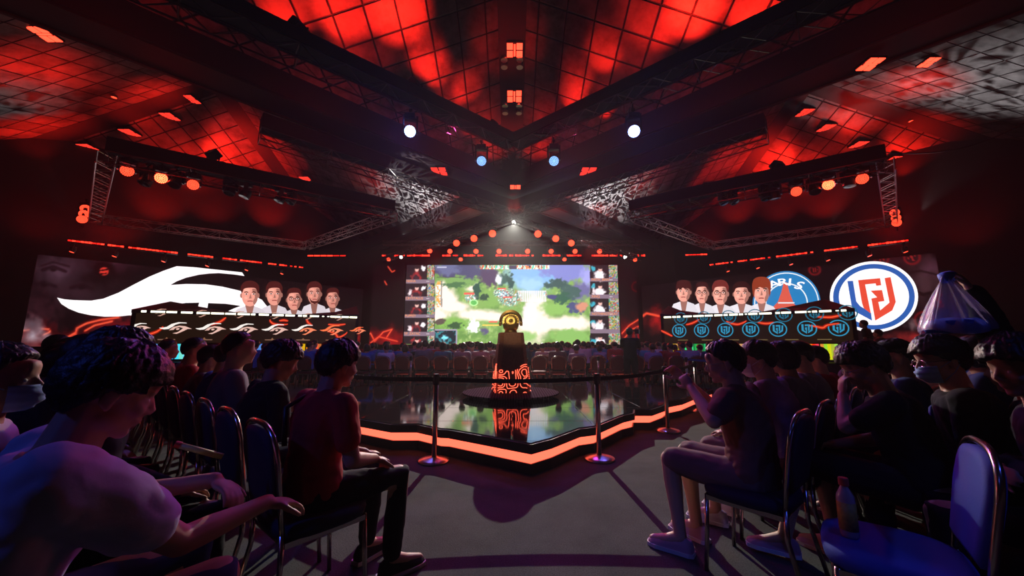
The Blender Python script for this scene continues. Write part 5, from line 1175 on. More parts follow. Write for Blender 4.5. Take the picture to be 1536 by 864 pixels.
def make_person(name, label, J, loc, rz, skin, shirt, pants, hairm, style='short', voxel=.012, sleeve='short', legs='long', seed=0, wide=1.0, scale=1.0, hs=1.0, fine=False, curl=.6, group=None, shoes=None, hthick=.018, curls=(None, None), z=0, eyes=True, parts=None):
    t = thing(name, label, 'person', (loc[0], loc[1], z), rz, group); t.scale = (scale,) * 3; H = headM(J, hs)
    # body: one continuous surface
    b = MB(); torso(b, J, -.004, wide); head_shapes(b, H)
    for i, n in enumerate('LR'):
        e = -1 if n == 'L' else 1
        p, r = muscle(J['sh' + n], J['el' + n], .052 * wide, .040, .004); limb(b, p, r)
        p, r = muscle(J['el' + n], J['wr' + n], .041, .027, .003, .3); limb(b, p, r)
        cu = curls[i] if curls[i] is not None else curl
        hand(b, J['wr' + n] + J['hd' + n].normalized() * .008, J['hd' + n], J['hn' + n], -e if J.get('flip') else e, cu, 1.0)
        p, r = muscle(J['hip' + n], J['kn' + n], .085 * wide, .058, .004); limb(b, p, r)
        p, r = muscle(J['kn' + n], J['an' + n], .056, .037, .006, .3); limb(b, p, r)
        limb(b, [J['an' + n], J['an' + n].lerp(J['toe' + n], .5) - V((0, 0, .01)), J['toe' + n]], [.036, .034, .026])
    bo = link(bpy.data.objects.new('body', remesh(b, voxel, 3 if voxel < .01 else 2)), t); bo.data.materials.append(skin)
    # shirt
    s = MB(); torso(s, J, .012, wide, low=False, neck=False)
    for n in 'LR':
        k = {'short': .62, 'long': 1, 'none': .12}[sleeve]; m = J['sh' + n].lerp(J['el' + n], min(1, k)); g = .016
        if sleeve == 'long': limb(s, [J['sh' + n], J['sh' + n].lerp(J['el' + n], .5), J['el' + n], J['el' + n].lerp(J['wr' + n], .5), J['el' + n].lerp(J['wr' + n], .93)], [.062 + g * .5, .056 + g * .5, .05 + g * .6, .042 + g * .5, .036])
        else: limb(s, [J['sh' + n], J['sh' + n].lerp(m, .5), m], [.064 * wide + g * .4, .06 * wide + g * .5, .058 * wide + g * .6])
    ms = remesh(s, max(voxel, .009), 4, 'shirt'); fold_noise(ms, .017 if fine else .008, 9, seed); so = link(bpy.data.objects.new('shirt', ms), t); ms.materials.append(shirt)
    q = MB(); p = J['pel']; q.rings([ringat(c, V((1, 0, 0)), V((0, 1, 0)), a * wide, bb, 20) for c, a, bb in ((p - V((0, 0, .088)), .12, .11), (p - V((0, 0, .05)), .175, .14), (p + V((0, 0, .03)), .18, .138), (p + V((0, 0, .1)), .165, .125))])
    for n in 'LR':
        hp, kn, an = J['hip' + n], J['kn' + n], J['an' + n]
        if legs == 'short': limb(q, [hp, hp.lerp(kn, .5), hp.lerp(kn, .93)], [.1 * wide, .092, .082])
        else: limb(q, [hp, hp.lerp(kn, .5), kn, kn.lerp(an, .5), kn.lerp(an, .93)], [.098 * wide, .085, .07, .062, .052])
    mp = remesh(q, max(voxel, .010), 4, 'pants'); fold_noise(mp, .010 if fine else .006, 8, seed + 3, (1, .6, 1)); link(bpy.data.objects.new('shorts' if legs == 'short' else 'trousers', mp), t); mp.materials.append(pants)
    ho = link(bpy.data.objects.new('hair', hair_mesh(H, style, seed, *((110, 70) if fine else (40, 26)), thick=hthick)), t); ho.data.materials.append(hairm)
    if shoes is not None:
        for n in 'LR':
            k = MB(); a, c = J['an' + n], J['toe' + n]; f = V((c.x - a.x, c.y - a.y, 0)).normalized(); x = V((f.y, -f.x, 0)); a0 = V((a.x, a.y, a.z - .095)); rr = []
            for d, w, hgt, lo in ((-.075, .018, .05, .02), (-.065, .034, .085, .008), (-.03, .042, .1, .004), (.03, .043, .098, .004), (.08, .046, .078, .004), (.13, .05, .06, .004), (.175, .044, .05, .006), (.2, .025, .036, .012)):
                c0 = a0 + f * d; rr.append([c0 + x * (w * q_) + V((0, 0, zz)) for q_, zz in ((-1, lo), (-.9, lo + .02), (-.85, hgt * .6), (-.45, hgt), (.45, hgt), (.85, hgt * .6), (.9, lo + .02), (1, lo))])
            k.rings(rr); me = remesh(k, .007 if fine else .014, 2, 'shoe'); so_ = link(bpy.data.objects.new('shoe', me), t); me.materials.append(shoes)
            if fine:
                k = MB(); rr = []
                for d, w in ((-.078, .03), (-.05, .043), (.03, .045), (.1, .05), (.15, .052), (.2, .035), (.208, .012)):
                    c0 = a0 + f * d; rr.append([c0 + x * w, c0 - x * w, c0 - x * w + V((0, 0, .022)), c0 + x * w + V((0, 0, .022))])
                k.rings(rr); k.build('sole', M['sole'], so_)
    if fine and eyes:
        for e in (-1, 1): k = MB(); k.smooth = True; k.ball(H @ V((e * .031, .077, -.001)), .0118 * hs, 12, 8); k.build('eye', M['eye'], t)
    return t, H
def glasses3d(t, H, m=None):
    k = MB()
    for e in (-1, 1):
        pts = [H @ V((e * .034 + .024 * math.cos(a), .1, .0 + .019 * math.sin(a))) for a in np.linspace(0, 2 * PI, 15)]; k.path(pts, .0018, 6); k.path([H @ V((e * .058, .1, .006)), H @ V((e * .078, .05, .006)), H @ V((e * .084, -.012, .004))], .0018, 6)
    k.path([H @ V((-.01, .101, .003)), H @ V((0, .105, .006)), H @ V((.01, .101, .003))], .0018, 6); k.build('glasses', m or M['chrome'], t)
def mask3d(t, H, m):
    k = MB(); vs = []; nu, nv = 14, 10; n1 = (nu + 1) * (nv + 1)
    for lay in (0, .003):
        for j in range(nv + 1):
            for i in range(nu + 1):
                a = R_(-62 + 124 * i / nu); z = -.115 + .098 * j / nv; bul = .02 * math.sin(PI * j / nv) * math.cos(a) ** 2 + .004 * math.sin(j * 2.1); r = .092 + bul + lay - .03 * (1 - j / nv) ** 3
                vs.append(H @ V((r * .78 * math.sin(a), .012 + r * 1.05 * math.cos(a), z)))
    fs = []
    for L0, rev in ((0, 0), (n1, 1)):
        for j in range(nv):
            for i in range(nu):
                a = L0 + j * (nu + 1) + i; f = (a, a + 1, a + nu + 2, a + nu + 1); fs.append(f[::-1] if rev else f)
    for i in range(nu): fs += [(i, i + 1, n1 + i + 1, n1 + i), (n1 - 2 - i, n1 - 1 - i, 2 * n1 - 1 - i, 2 * n1 - 2 - i)]
    k.smooth = True; k.add(vs, fs)
    for e in (-1, 1):
        k.path([H @ V((e * .07, .052, -.03)), H @ V((e * .082, .01, -.004)), H @ V((e * .088, -.022, .012)), H @ V((e * .088, -.028, -.01))], .0017, 5); k.path([H @ V((e * .06, .045, -.1)), H @ V((e * .078, .0, -.06)), H @ V((e * .087, -.028, -.02))], .0017, 5)
    k.build('face_mask', m, t)
def cloth(name, col, r=.85, s=None): M[name] = mat(name, col, r, bump=(60, .25, .004), spec=.2); return M[name]
M['eye'] = mat('eye', (.6, .58, .58), .1); M['sole'] = mat('sole', (.7, .68, .66), .6)
M['hair_black'] = mat('hair_black', (.008, .007, .008), .45, bump=(140, .6, .004)); M['hair_brown'] = mat('hair_brown', (.03, .015, .01), .5, bump=(140, .6, .004))
M['skin_a'] = mat('skin_a', (.46, .24, .16), .55, bump=(90, .1, .001)); M['skin_b'] = mat('skin_b', (.42, .24, .16), .55, bump=(90, .1, .001)); M['skin_c'] = mat('skin_c', (.62, .38, .27), .55, bump=(90, .1, .001))
for n_, c_ in dict(sh_pink=(.42, .40, .52), sh_white=(.75, .72, .76), sh_black=(.015, .015, .018), sh_red=(.4, .03, .03), sh_blue=(.05, .14, .5), sh_navy=(.03, .05, .16), sh_grey=(.2, .19, .22), sh_teal=(.1, .35, .45), sh_lav=(.35, .25, .45), sh_brown=(.25, .12, .09), pt_black=(.012, .012, .015), pt_jean=(.035, .05, .09), pt_khaki=(.22, .14, .13), shoe_white=(.6, .58, .6), shoe_dark=(.03, .025, .03), shoe_pink=(.55, .32, .38), cap_black=(.01, .01, .012), mask_blue=(.35, .55, .85)).items(): cloth(n_, c_)
M['leather'] = mat('leather', (.02, .015, .015), .4)

# ---------- banquet chairs
M['ch_fabric'] = mat('chair_fabric', (.008, .011, .04), .8, bump=(120, .4, .002)); M['ch_red'] = mat('chair_fabric_red', (.12, .008, .01), .8, bump=(120, .4, .002)); M['ch_blue'] = mat('chair_fabric_blue', (.03, .08, .42), .75, bump=(120, .4, .002))
M['ch_frame'] = mat('chair_frame', (.5, .42, .4), .22, 1.)
def make_chair(fabric, label, loc, rz, group=None, tall=.93):
    t = thing('banquet_chair', label, 'chair', (*loc, 0), rz, group); N = 12
    m = MB(); m.smooth = True; rr = []
    for z, g in ((.415, -.02), (.42, 0), (.45, .006), (.475, 0), (.487, -.03), (.49, -.08)):
        ring = []
        for k in range(28):
            a = 2 * PI * k / 28; c, s = math.cos(a), math.sin(a); q = (abs(c) ** 3.5 + abs(s) ** 3.5) ** (-1 / 3.5); ring.append(V((c * q * (.225 + g), s * q * (.22 + g) + .01, z)))
        rr.append(ring)
    m.rings(rr); m.build('seat', fabric, t)
    tl = lambda z: -.2 - (z - .45) * .16      # backrest leans back
    def outline(w, z0, z1, n=14):
        pts = [(-w * .82, z0), (w * .82, z0)]; pts += [(w * .93, z0 + (z1 - z0) * .35)]
        for i in range(n + 1): a = PI * i / n; pts.append((w * (abs(math.cos(a)) ** .7) * (1 if math.cos(a) > 0 else -1), z1 - .16 + .16 * math.sin(a) ** .8))
        pts += [(-w * .93, z0 + (z1 - z0) * .35)]; return pts
    m = MB(); o0 = outline(.195, .53, tall - .02); rr = []
    for off, sc in ((-.028, .86), (-.02, 1), (.018, 1), (.028, .84)):
        cx, cz = 0, .73; rr.append([V(((x - cx) * sc + cx, tl(z) + off, (z - cz) * (sc if sc < 1 else 1) + cz)) for x, z in o0])
    m.smooth = True; m.rings(rr); m.build('backrest', fabric, t)
    m = MB(); o1 = outline(.215, .40, tall); pts = [V((x, tl(z), z)) for x, z in o1[2:]]; m.smooth = True; m.path([V((.19, tl(.42), .42))] + pts + [V((-.19, tl(.42), .42))], .0125, 8); m.build('back_frame', M['ch_frame'], t)
    for e in (-1, 1):
        k = MB(); k.smooth = True; k.path([V((e * .19, tl(.46), .46)), V((e * .195, -.2, .3)), V((e * .2, -.27, 0.0))], .0125, 8); k.build('leg', M['ch_frame'], t)
        k = MB(); k.smooth = True; k.path([V((e * .19, .19, .42)), V((e * .2, .2, .2)), V((e * .205, .215, 0.0))], .0125, 8); k.build('leg', M['ch_frame'], t)
    k = MB(); 
    for y in (-.18, .19): k.box((0, y, .405), (.38, .025, .025))
    for e in (-1, 1): k.box((e * .19, 0, .405), (.025, .38, .025))
    k.build('seat_frame', M['ch_frame'], t); return t
TH = R_(40)
fL = V((math.sin(TH), math.cos(TH), 0)); lL = V((-math.cos(TH), math.sin(TH), 0)); fR = V((-math.sin(TH), math.cos(TH), 0)); lR = V((math.cos(TH), math.sin(TH), 0))
def W2L(loc, rz, p): return Matrix.Rotation(-rz, 3, 'Z') @ (V(p) - V((loc[0], loc[1], 0)))
def setw(J, loc, rz, **kw):
    for k, p in kw.items(): J[k] = W2L(loc, rz, p)
CH = []
def chair_at(p, rz, fab, label, group): 
    if not CH: c = make_chair(fab, label, (p.x, p.y), rz, group); CH.append(c); return c
    c = dup(CH[0], (p.x, p.y, 0), rz, label, group)
    for k in c_kids(c):
        if k.name.startswith(('seat', 'backrest')) and not k.name.startswith('seat_frame'): k.material_slots[0].link = 'OBJECT'; k.material_slots[0].material = fab
    return c
KK = {}
def c_kids(o): return KK.get(o.name) or [q for q in bpy.data.objects if q.parent == o]
def dup(root, loc, rz, label, group, z=None):
    r = root.copy(); C.objects.link(r); r.location = loc; r.rotation_euler = (0, 0, rz); r['label'] = label
    if group: r['group'] = group
    elif 'group' in r: del r['group']
    out = []
    if root.name not in KK: KK[root.name] = [q for q in bpy.data.objects if q.parent == root]
    for ch in KK[root.name]:
        c = ch.copy(); C.objects.link(c); c.parent = r; out.append(c)
    KK[r.name] = out; return r
# --- the people near the camera
def near(name, loc, deg, J, label, **k):
    rz = R_(deg); return make_person('person', label, J, loc, rz, fine=True, **{**dict(voxel=.006), **k})
# left foreground, pink shirt
loc, dg = (-1.27, .98), -38; J = pose(lean=11, arms='knee', head=(6, 0, 0), knees=.14, kz=.60, slouch=.04)
setw(J, loc, R_(dg), wrR=(-.88, 1.44, .735), elR=(-.98, 1.20, .72), wrL=(-1.10, 1.47, .80), elL=(-1.42, 1.36, .77))
J['hdR'] = W2L((0, 0), R_(dg), (.25, .4, -.15)); J['hnR'] = V((0, .1, 1)); J['hdL'] = W2L((0, 0), R_(dg), (.75, -.25, -.25)); J['hnL'] = V((0, .2, 1))
near('L1', loc, dg, J, 'person in a pale pink t-shirt leaning forward, hand clasping forearm, left foreground', skin=M['skin_a'], shirt=M['sh_pink'], pants=M['pt_jean'], hairm=M['hair_black'], style='long' if False else 'fringe', seed=1, wide=1.26, curl=.5, hthick=.026, shoes=M['shoe_dark'])
# red shirt
loc, dg = (-1.04, 2.08), -38; J = pose(lean=4, arms='knee', head=(4, 0, 0), knees=.13)
J['wrR'] = V((.13, .27, .66)); J['hdR'] = V((-.2, .8, -.3)); 
t, H = near('L2', loc, dg, J, 'person in a red t-shirt seated with fist on thigh, left of the stage', skin=M['skin_a'], shirt=M['sh_red'], pants=M['pt_black'], hairm=M['hair_black'], style='fringe', seed=2, curl=1.3, shoes=M['shoe_dark'], hthick=.022)
k = MB(); k.smooth = True; Xs = J['Rt'] @ V((1, 0, 0)); k.path([J['chest'] + V((-.05, -.15, -.1)), J['chest'] + V((-.11, -.135, .08)), J['neck'] + V((-.12, -.03, .0)), J['chest'] + V((-.12, .14, 0)), J['waist'] + V((-.1, .16, 0))], .014, 6); k.build('bag_strap', M['leather'], t)
# dark haired big head behind the pink shirt
J = pose(lean=2, arms='lap', head=(-20, 0, 0), h=1.06)
near('L3', (-1.74, 1.58), -40, J, 'person all in black behind the one in pale pink, far left', skin=M['skin_a'], shirt=M['sh_black'], pants=M['pt_black'], hairm=M['hair_black'], style='short', seed=3, hthick=.03, sleeve='long', voxel=.01, shoes=M['shoe_dark'])
J = pose(lean=0, arms='fold', head=(-25, 0, 0), h=.97)
t, H = near('L0', (-1.98, 1.42), -40, J, 'person in a white t-shirt wearing a face mask at the far left edge', skin=M['skin_a'], shirt=M['sh_white'], pants=M['pt_jean'], hairm=M['hair_black'], style='short', seed=4, voxel=.01, shoes=M['shoe_white'])
mask3d(t, H, M['mask_blue'])
k = MB(); k.smooth = True; k.path([J['waist'] + V((-.1, -.15, 0)), J['chest'] + V((-.12, -.15, .0)), J['neck'] + V((-.12, -.02, .01)), J['chest'] + V((-.12, .14, 0))], .018, 6); k.build('backpack_strap', M['leather'], t)
# hooded person second in the front row on the left
J = pose(lean=6, arms='phone', head=(-15, 8, 0))
near('L4', (-1.72, 2.62), -40, J, 'person in a dark hooded jacket beside the one in red', skin=M['skin_b'], shirt=M['sh_black'], pants=M['pt_black'], hairm=M['hair_black'], style='fringe', seed=5, sleeve='long', hthick=.03, voxel=.01, shoes=M['shoe_dark'])
# right side, first: brown shirt and shorts
loc, dg = (1.42, 2.34), 42; J = pose(lean=5, arms='clap', head=(22, 0, 0), knees=.12, kz=.55, foot=-.01)
setw(J, loc, R_(dg), wrL=(1.13, 2.42, 1.02), elL=(1.12, 2.16, .87), wrR=(1.19, 2.66, 1.06)); J['hdL'] = V((.3, .6, .65)); J['hdR'] = V((-.3, .6, .6)); J['hnL'] = V((-.8, .1, .3)); J['hnR'] = V((.8, .2, .3))
t, H = near('R1', loc, dg, J, 'person in glasses, dusky short-sleeved shirt and shorts, hands raised, right of the stage', skin=M['skin_c'], shirt=M['sh_brown'], pants=M['pt_khaki'], hairm=M['hair_black'], style='short', seed=6, legs='short', curl=1.0, shoes=M['shoe_pink'], hthick=.022)
glasses3d(t, H)
J = pose(lean=3, arms='lap', head=(20, 0, 0))
t, H = near('R1b', (1.86, 2.72), 42, J, 'person in a lavender t-shirt and face mask, second seat of the right front row', skin=M['skin_c'], shirt=M['sh_lav'], pants=M['pt_khaki'], hairm=M['hair_black'], style='fringe', seed=7, legs='short', voxel=.009, shoes=M['shoe_white']); mask3d(t, H, M['sh_white'])
J = pose(lean=3, arms='lap', head=(10, 0, 0))
near('R1c', (2.26, 3.05), 40, J, 'person in a grey jacket, third seat of the right front row', skin=M['skin_b'], shirt=M['sh_grey'], pants=M['pt_black'], hairm=M['hair_black'], style='long', seed=8, voxel=.01, sleeve='long', shoes=M['shoe_white'])
# hand on chin
loc, dg = (2.2, 2.14), 44; J = pose(lean=10, arms='knee', head=(18, 4, 0), knees=.13, kz=.58, foot=.0)
J['elL'] = V((-.17, .26, .83)); J['wrL'] = J['head'] + V((-.05, .11, -.17)); J['hdL'] = V((.1, -.05, 1)); J['hnL'] = V((-.5, .85, 0)); J['wrR'] = V((.04, .36, .68)); J['elR'] = V((.22, .15, .72)); J['hdR'] = V((-.8, .6, .0))
J['knL'] = V((-.12, .5, .60)); J['anL'] = V((-.13, .62, .12)); J['toeL'] = V((-.16, .80, .05))
t, H = near('R2', loc, dg, J, 'person in black with glasses, resting chin on hand and holding a phone, right foreground', skin=M['skin_c'], shirt=M['sh_black'], pants=M['sh_black'], hairm=M['hair_black'], style='fringe', seed=9, legs='short', curl=.9, shoes=M['shoe_pink'], hthick=.026, sleeve='short'); glasses3d(t, H)
Rp = Matrix.Rotation(R_(dg), 3, 'Z'); pw = Rp @ (J['wrR'] + V((-.09, .06, .01))) + V((*loc, 0))
ph = thing('smartphone', 'dark phone held at the knee by the person resting chin on hand', 'phone', pw, R_(20)); k = MB(); k.bbox((0, 0, 0), (.15, .012, .075), .006); k.build('case', M['plastic'], ph); k = MB(); k.box((0, -.0065, 0), (.135, .002, .065)); k.build('glass', M['lamp_off'], ph)
# mask man
loc, dg = (2.52, 2.12), 46; J = pose(lean=3, arms='lap', head=(25, 4, 0), h=1.04)
t, H = near('R3', loc, dg, J, 'person in black wearing glasses and a blue face mask, right foreground', skin=M['skin_c'], shirt=M['sh_black'], pants=M['pt_black'], hairm=M['hair_black'], style='fringe', seed=10, wide=1.12, sleeve='long', hthick=.026, shoes=M['shoe_dark'], voxel=.007); mask3d(t, H, M['mask_blue']); glasses3d(t, H)
k = MB(); k.smooth = True; k.path([J['neck'] + V((.12, -.02, .01)), J['chest'] + V((.06, .14, .03)), J['chest'] + V((-.08, .165, -.12)), J['waist'] + V((-.17, .1, -.02))], .012, 6); k.build('bag_strap', M['belt_blue'], t)
# person with cap
J = pose(lean=0, arms='lap', head=(20, 0, 0), h=1.02)
t, H = near('R5', (2.95, 2.86), 42, J, 'person in a dark flat cap between the chin-resting and the masked ones', skin=M['skin_c'], shirt=M['sh_navy'], pants=M['pt_black'], hairm=M['hair_black'], style='crop', seed=11, voxel=.01, sleeve='long', shoes=M['shoe_dark'])
k = MB(); k.smooth = True; k.ball(H @ V((0, -.005, .075)), (.095, .12, .055), 20, 10, H.to_3x3()); k.build('cap', M['cap_black'], t)
J = pose(lean=6, arms='fold', head=(38, 0, 0), h=1.03)
near('R6', (2.36, 1.62), 46, J, 'person in black with short dark hair at the right edge, behind the empty chair', skin=M['skin_b'], shirt=M['sh_black'], pants=M['pt_black'], hairm=M['hair_black'], style='fringe', seed=14, wide=1.15, hthick=.03, voxel=.008, sleeve='long', shoes=M['shoe_dark'])
# person holding up the clear bag at the right edge
loc, dg = (2.62, 1.86), 44; J = pose(lean=4, arms='lap', head=(15, 0, 0), h=1.0)
setw(J, loc, R_(dg), elL=(2.40, 1.86, 1.32)); setw(J, loc, R_(dg), wrL=(2.36, 1.90, 1.57)); J['hdL'] = W2L((0, 0), R_(dg), (-.3, .1, .6)); J['hnL'] = W2L((0, 0), R_(dg), (.6, -.5, .3))
near('R4', loc, dg, J, 'person in black holding a clear plastic bag overhead, right edge', skin=M['skin_c'], shirt=M['sh_black'], pants=M['pt_black'], hairm=M['hair_black'], style='short', seed=12, sleeve='long', curls=(1.3, .5), voxel=.009, shoes=M['shoe_dark'])
M['clear'] = mat('clear_plastic', (.75, .62, .9), .25, alpha=.34, spec=.8); M['bag_blue'] = mat('bag_contents_blue', (.04, .12, .75), .6, bump=(20, .5, .02))
bg = thing('plastic_bag', 'clear plastic bag with blue contents held up above the seats at right', 'bag', (2.27, 1.92, 1.355), R_(30)); bg.scale = (.95, .95, .68)
m = MB(); m.smooth = True; rr = []
for z, r, w in ((.40, .02, .0), (.36, .035, .1), (.30, .06, .2), (.2, .10, .2), (.1, .14, .15), (.03, .168, .08), (0, .172, .04)):
    rr.append([V((math.cos(a) * r * (1 + w * math.sin(a * 7 + 1) * .6) - (.40 - z) * 0 + z * -.1, math.sin(a) * r * .8 * (1 + w * math.cos(a * 9)), z + .02 * math.sin(a * 3))) for a in np.linspace(0, 2 * PI, 49)[:-1]])
m.rings(rr, caps=False); m.build('bag_film', M['clear'], bg)
m = MB(); m.smooth = True; m.lathe([(.001, .0), (.14, .005), (.158, .03), (.15, .075), (.1, .095), (.001, .1)], n=30)
for v_i, v in enumerate(m.v): m.v[v_i] = (v[0], v[1] * .75, v[2] + .012 * math.sin(v[0] * 40))
m.build('folded_cloth', M['bag_blue'], bg)
m = MB(); m.smooth = True; m.path([V((-.04, 0, .38)), V((-.01, .0, .43)), V((.05, 0, .445)), V((.1, .01, .41)), V((.13, .01, .38))], [.02, .034, .032, .022, .008], 10); m.build('knot', M['bag_blue'], bg)
# empty blue chair with bottle
ec = make_chair(M['ch_blue'], 'empty blue chair with a drink bottle on its seat, right foreground', (1.56, 1.66), R_(52))
CHR = ec
bt = thing('drink_bottle', 'orange-labelled drink bottle standing on the empty blue seat', 'bottle', (*onz(1275, 805, .49).to_2d(), .49))
M['juice'] = mat('bottle_plastic', (.45, .3, .3), .15, spec=.8); M['label'] = mat('bottle_label', (.5, .3, .05), .5, var=(60, .6)); M['capr'] = mat('bottle_cap', (.5, .05, .04), .4)
m = MB(); m.smooth = True; m.lathe([(.001, 0), (.028, .0), (.032, .01), (.032, .15), (.03, .165), (.018, .19), (.014, .2), (.014, .215), (.001, .215)], n=22); m.build('bottle_body', M['juice'], bt)
m = MB(); m.smooth = True; m.lathe([(.001, .03), (.0328, .03), (.0328, .14), (.001, .14)], n=22); m.build('label', M['label'], bt)
m = MB(); m.lathe([(.001, .205), (.018, .205), (.018, .232), (.016, .236), (.001, .236)], n=18); m.build('cap', M['capr'], bt)
# magazine/light stick held in the second left row
lt = thing('rolled_leaflet', 'rolled yellow-green leaflet held up between the left front rows', 'leaflet', (-1.28, 1.62, .86), R_(30)); k = MB(); Rr = Matrix.Rotation(R_(24), 3, 'Y'); k.smooth = True; k.path([Rr @ V((-.08, 0, 0)) * 1, Rr @ V((.08, 0, 0)) * 1], .012, 10); M['leaf'] = mat('leaflet_print', (.5, .55, .15), .5, var=(25, .6)); k.build('sheet', M['leaf'], lt)
M['capt'] = mat('leaflet_end', (.5, .06, .05), .5); k = MB(); k.tube(Rr @ V((-.095, 0, 0)), Rr @ V((-.075, 0, 0)), .0135, n=12); k.build('end_band', M['capt'], lt)

# --- seats and people of the two side blocks
VAR = []
def vperson(i, J, **k): t, H = make_person('person', 'spectator', J, (0, 0), 0, k.pop('skin', M['skin_a']), M['sh_grey'], M['pt_black'], M['hair_black'], seed=20 + i, **{**dict(voxel=.016), **k}); VAR.append(t); return t
vs_ = [dict(lean=2, arms='lap', head=(0, 0, 0)), dict(lean=6, arms='fold', head=(14, 0, 2)), dict(lean=-2, arms='lap', head=(-16, 2, 0), h=1.04), dict(lean=9, arms='phone', head=(5, 14, 0)), dict(lean=0, arms='fold', head=(-5, -3, -3), h=.96), dict(lean=3, arms='knee', head=(24, 0, 0), h=1.02)]
sty = ['short', 'fringe', 'crop', 'short', 'long', 'short']
for i, k in enumerate(vs_): vperson(i, pose(**k), style=sty[i], skin=(M['skin_a'], M['skin_b'], M['skin_c'])[i % 3], sleeve='long' if i == 3 else 'short', wide=(1, 1.08, 1, 1, .92, 1.05)[i])
SHN = [('sh_white', 'white'), ('sh_black', 'black'), ('sh_blue', 'blue'), ('sh_navy', 'navy'), ('sh_red', 'red'), ('sh_grey', 'grey'), ('sh_teal', 'teal'), ('sh_lav', 'lavender'), ('sh_pink', 'pink')]
ordn = ['first', 'second', 'third', 'fourth', 'fifth', 'sixth', 'seventh', 'eighth', 'ninth', 'tenth', 'eleventh', 'twelfth', 'thirteenth', 'fourteenth', 'fifteenth', 'sixteenth', 'seventeenth', 'eighteenth', 'nineteenth', 'twentieth', 'twenty-first', 'twenty-second', 'twenty-third', 'twenty-fourth', 'twenty-fifth', 'twenty-sixth', 'twenty-seventh', 'twenty-eighth', 'twenty-ninth', 'thirtieth', 'thirty-first', 'thirty-second']
used = set()
def crowd_person(p, rz, text, group, z=0, shirts=None):
    i = rnd.randrange(len(VAR)); key, cname = rnd.choice(shirts or SHN); lab = 'spectator in %s, %s' % (cname, text)
    if i not in used:
        r = VAR[i]; used.add(i); r.location = (p[0], p[1], z); r.rotation_euler = (0, 0, rz); r['label'] = lab; r['group'] = group; KK[r.name] = [q for q in bpy.data.objects if q.parent == r]
    else: r = dup(VAR[i], (p[0], p[1], z), rz, lab, group)
    s = rnd.uniform(.95, 1.05); r.scale = (s, s, s)
    for k in KK[r.name]:
        if k.name.startswith('shirt'): k.material_slots[0].link = 'OBJECT'; k.material_slots[0].material = M[key]
    return r
taken_L = {(0, 0), (0, 1), (1, -1), (1, 0), (1, 1)}
LB0 = V((-1.04, 2.08, 0)); RB0 = V((1.42, 2.34, 0)); dark = [s for s in SHN if s[0] in ('sh_black', 'sh_navy', 'sh_grey', 'sh_red', 'sh_lav', 'sh_blue')]
CH.append(CHR)
for side, B0, f, l, sg in (('left', LB0, fL, lL, -1), ('right', RB0, fR, lR, 1)):
    for r in range(4):
        for k in range(-1, 14):
            if r == 0 and k < 0: continue
            p = B0 - f * (.98 * r) + l * (.54 * k)
            if r == 0 and side == 'right' and k >= 3: p = B0 + l * (.54 * k)
            if (p.y > 11 and abs(p.x) > 5) or p.y < .35 or abs(p.x) / max(p.y, .1) > 1.55: continue
            rz = sg * TH; seat = '%s seat in row %s of the %s block' % (ordn[k + (1 if r else 0)], ('one', 'two', 'three', 'four')[r], side)
            spare = side == 'right' and (r == 1 and k in (-1, 0)) or (p.xy - V((2.52, 2.12))).length < .3
            if not ((p.xy - V((1.56, 1.66))).length < .55 or (side == 'left' and (r, k) == (1, -1))):
                chair_at(p - f * .0, rz, M['ch_fabric'], 'dark blue banquet chair with shiny frame, ' + seat, 'chairs of the %s block' % side)
            nearp = [(-1.27, .98), (-1.04, 2.08), (-1.74, 1.58), (-1.98, 1.42), (-1.72, 2.62), (1.42, 2.34), (1.86, 2.72), (2.26, 3.05), (2.12, 2.16), (2.52, 2.12), (2.95, 2.86), (2.62, 1.86), (1.56, 1.66)]
            if side == 'right' and r >= 1 and k <= 1: continue
            if any((p.xy - V(q)).length < .47 for q in nearp): continue
            if rnd.random() < .1: continue
            crowd_person(p, rz + rnd.uniform(-.12, .12), seat, 'people seated in the %s block' % side, shirts=dark)
# --- centre block, backs to the camera
for r in range(7):
    for k in range(32):
        x = -8.9 + .57 * k + (r % 2) * .2; y = 11.3 + .95 * r
        if abs(x - .2) < .45 or (abs(x) > 6.3 and y > 12.9): continue
        seat = '%s seat from left in row %s of the centre block' % (ordn[k], ('one', 'two', 'three', 'four', 'five', 'six', 'seven')[r])
        if r < 2: chair_at(V((x, y, 0)), 0, M['ch_red'], 'red-backed banquet chair, ' + seat, 'chairs of the centre block')
        if rnd.random() < (.12 if r else .2): continue
        if r > 3 and k % 2 == 0 and False: continue
        crowd_person((x, y), rnd.uniform(-.15, .15), seat, 'people seated in the centre block', z=0)
print('crowd', sum(1 for o in bpy.data.objects if o.get('category') == 'person'))
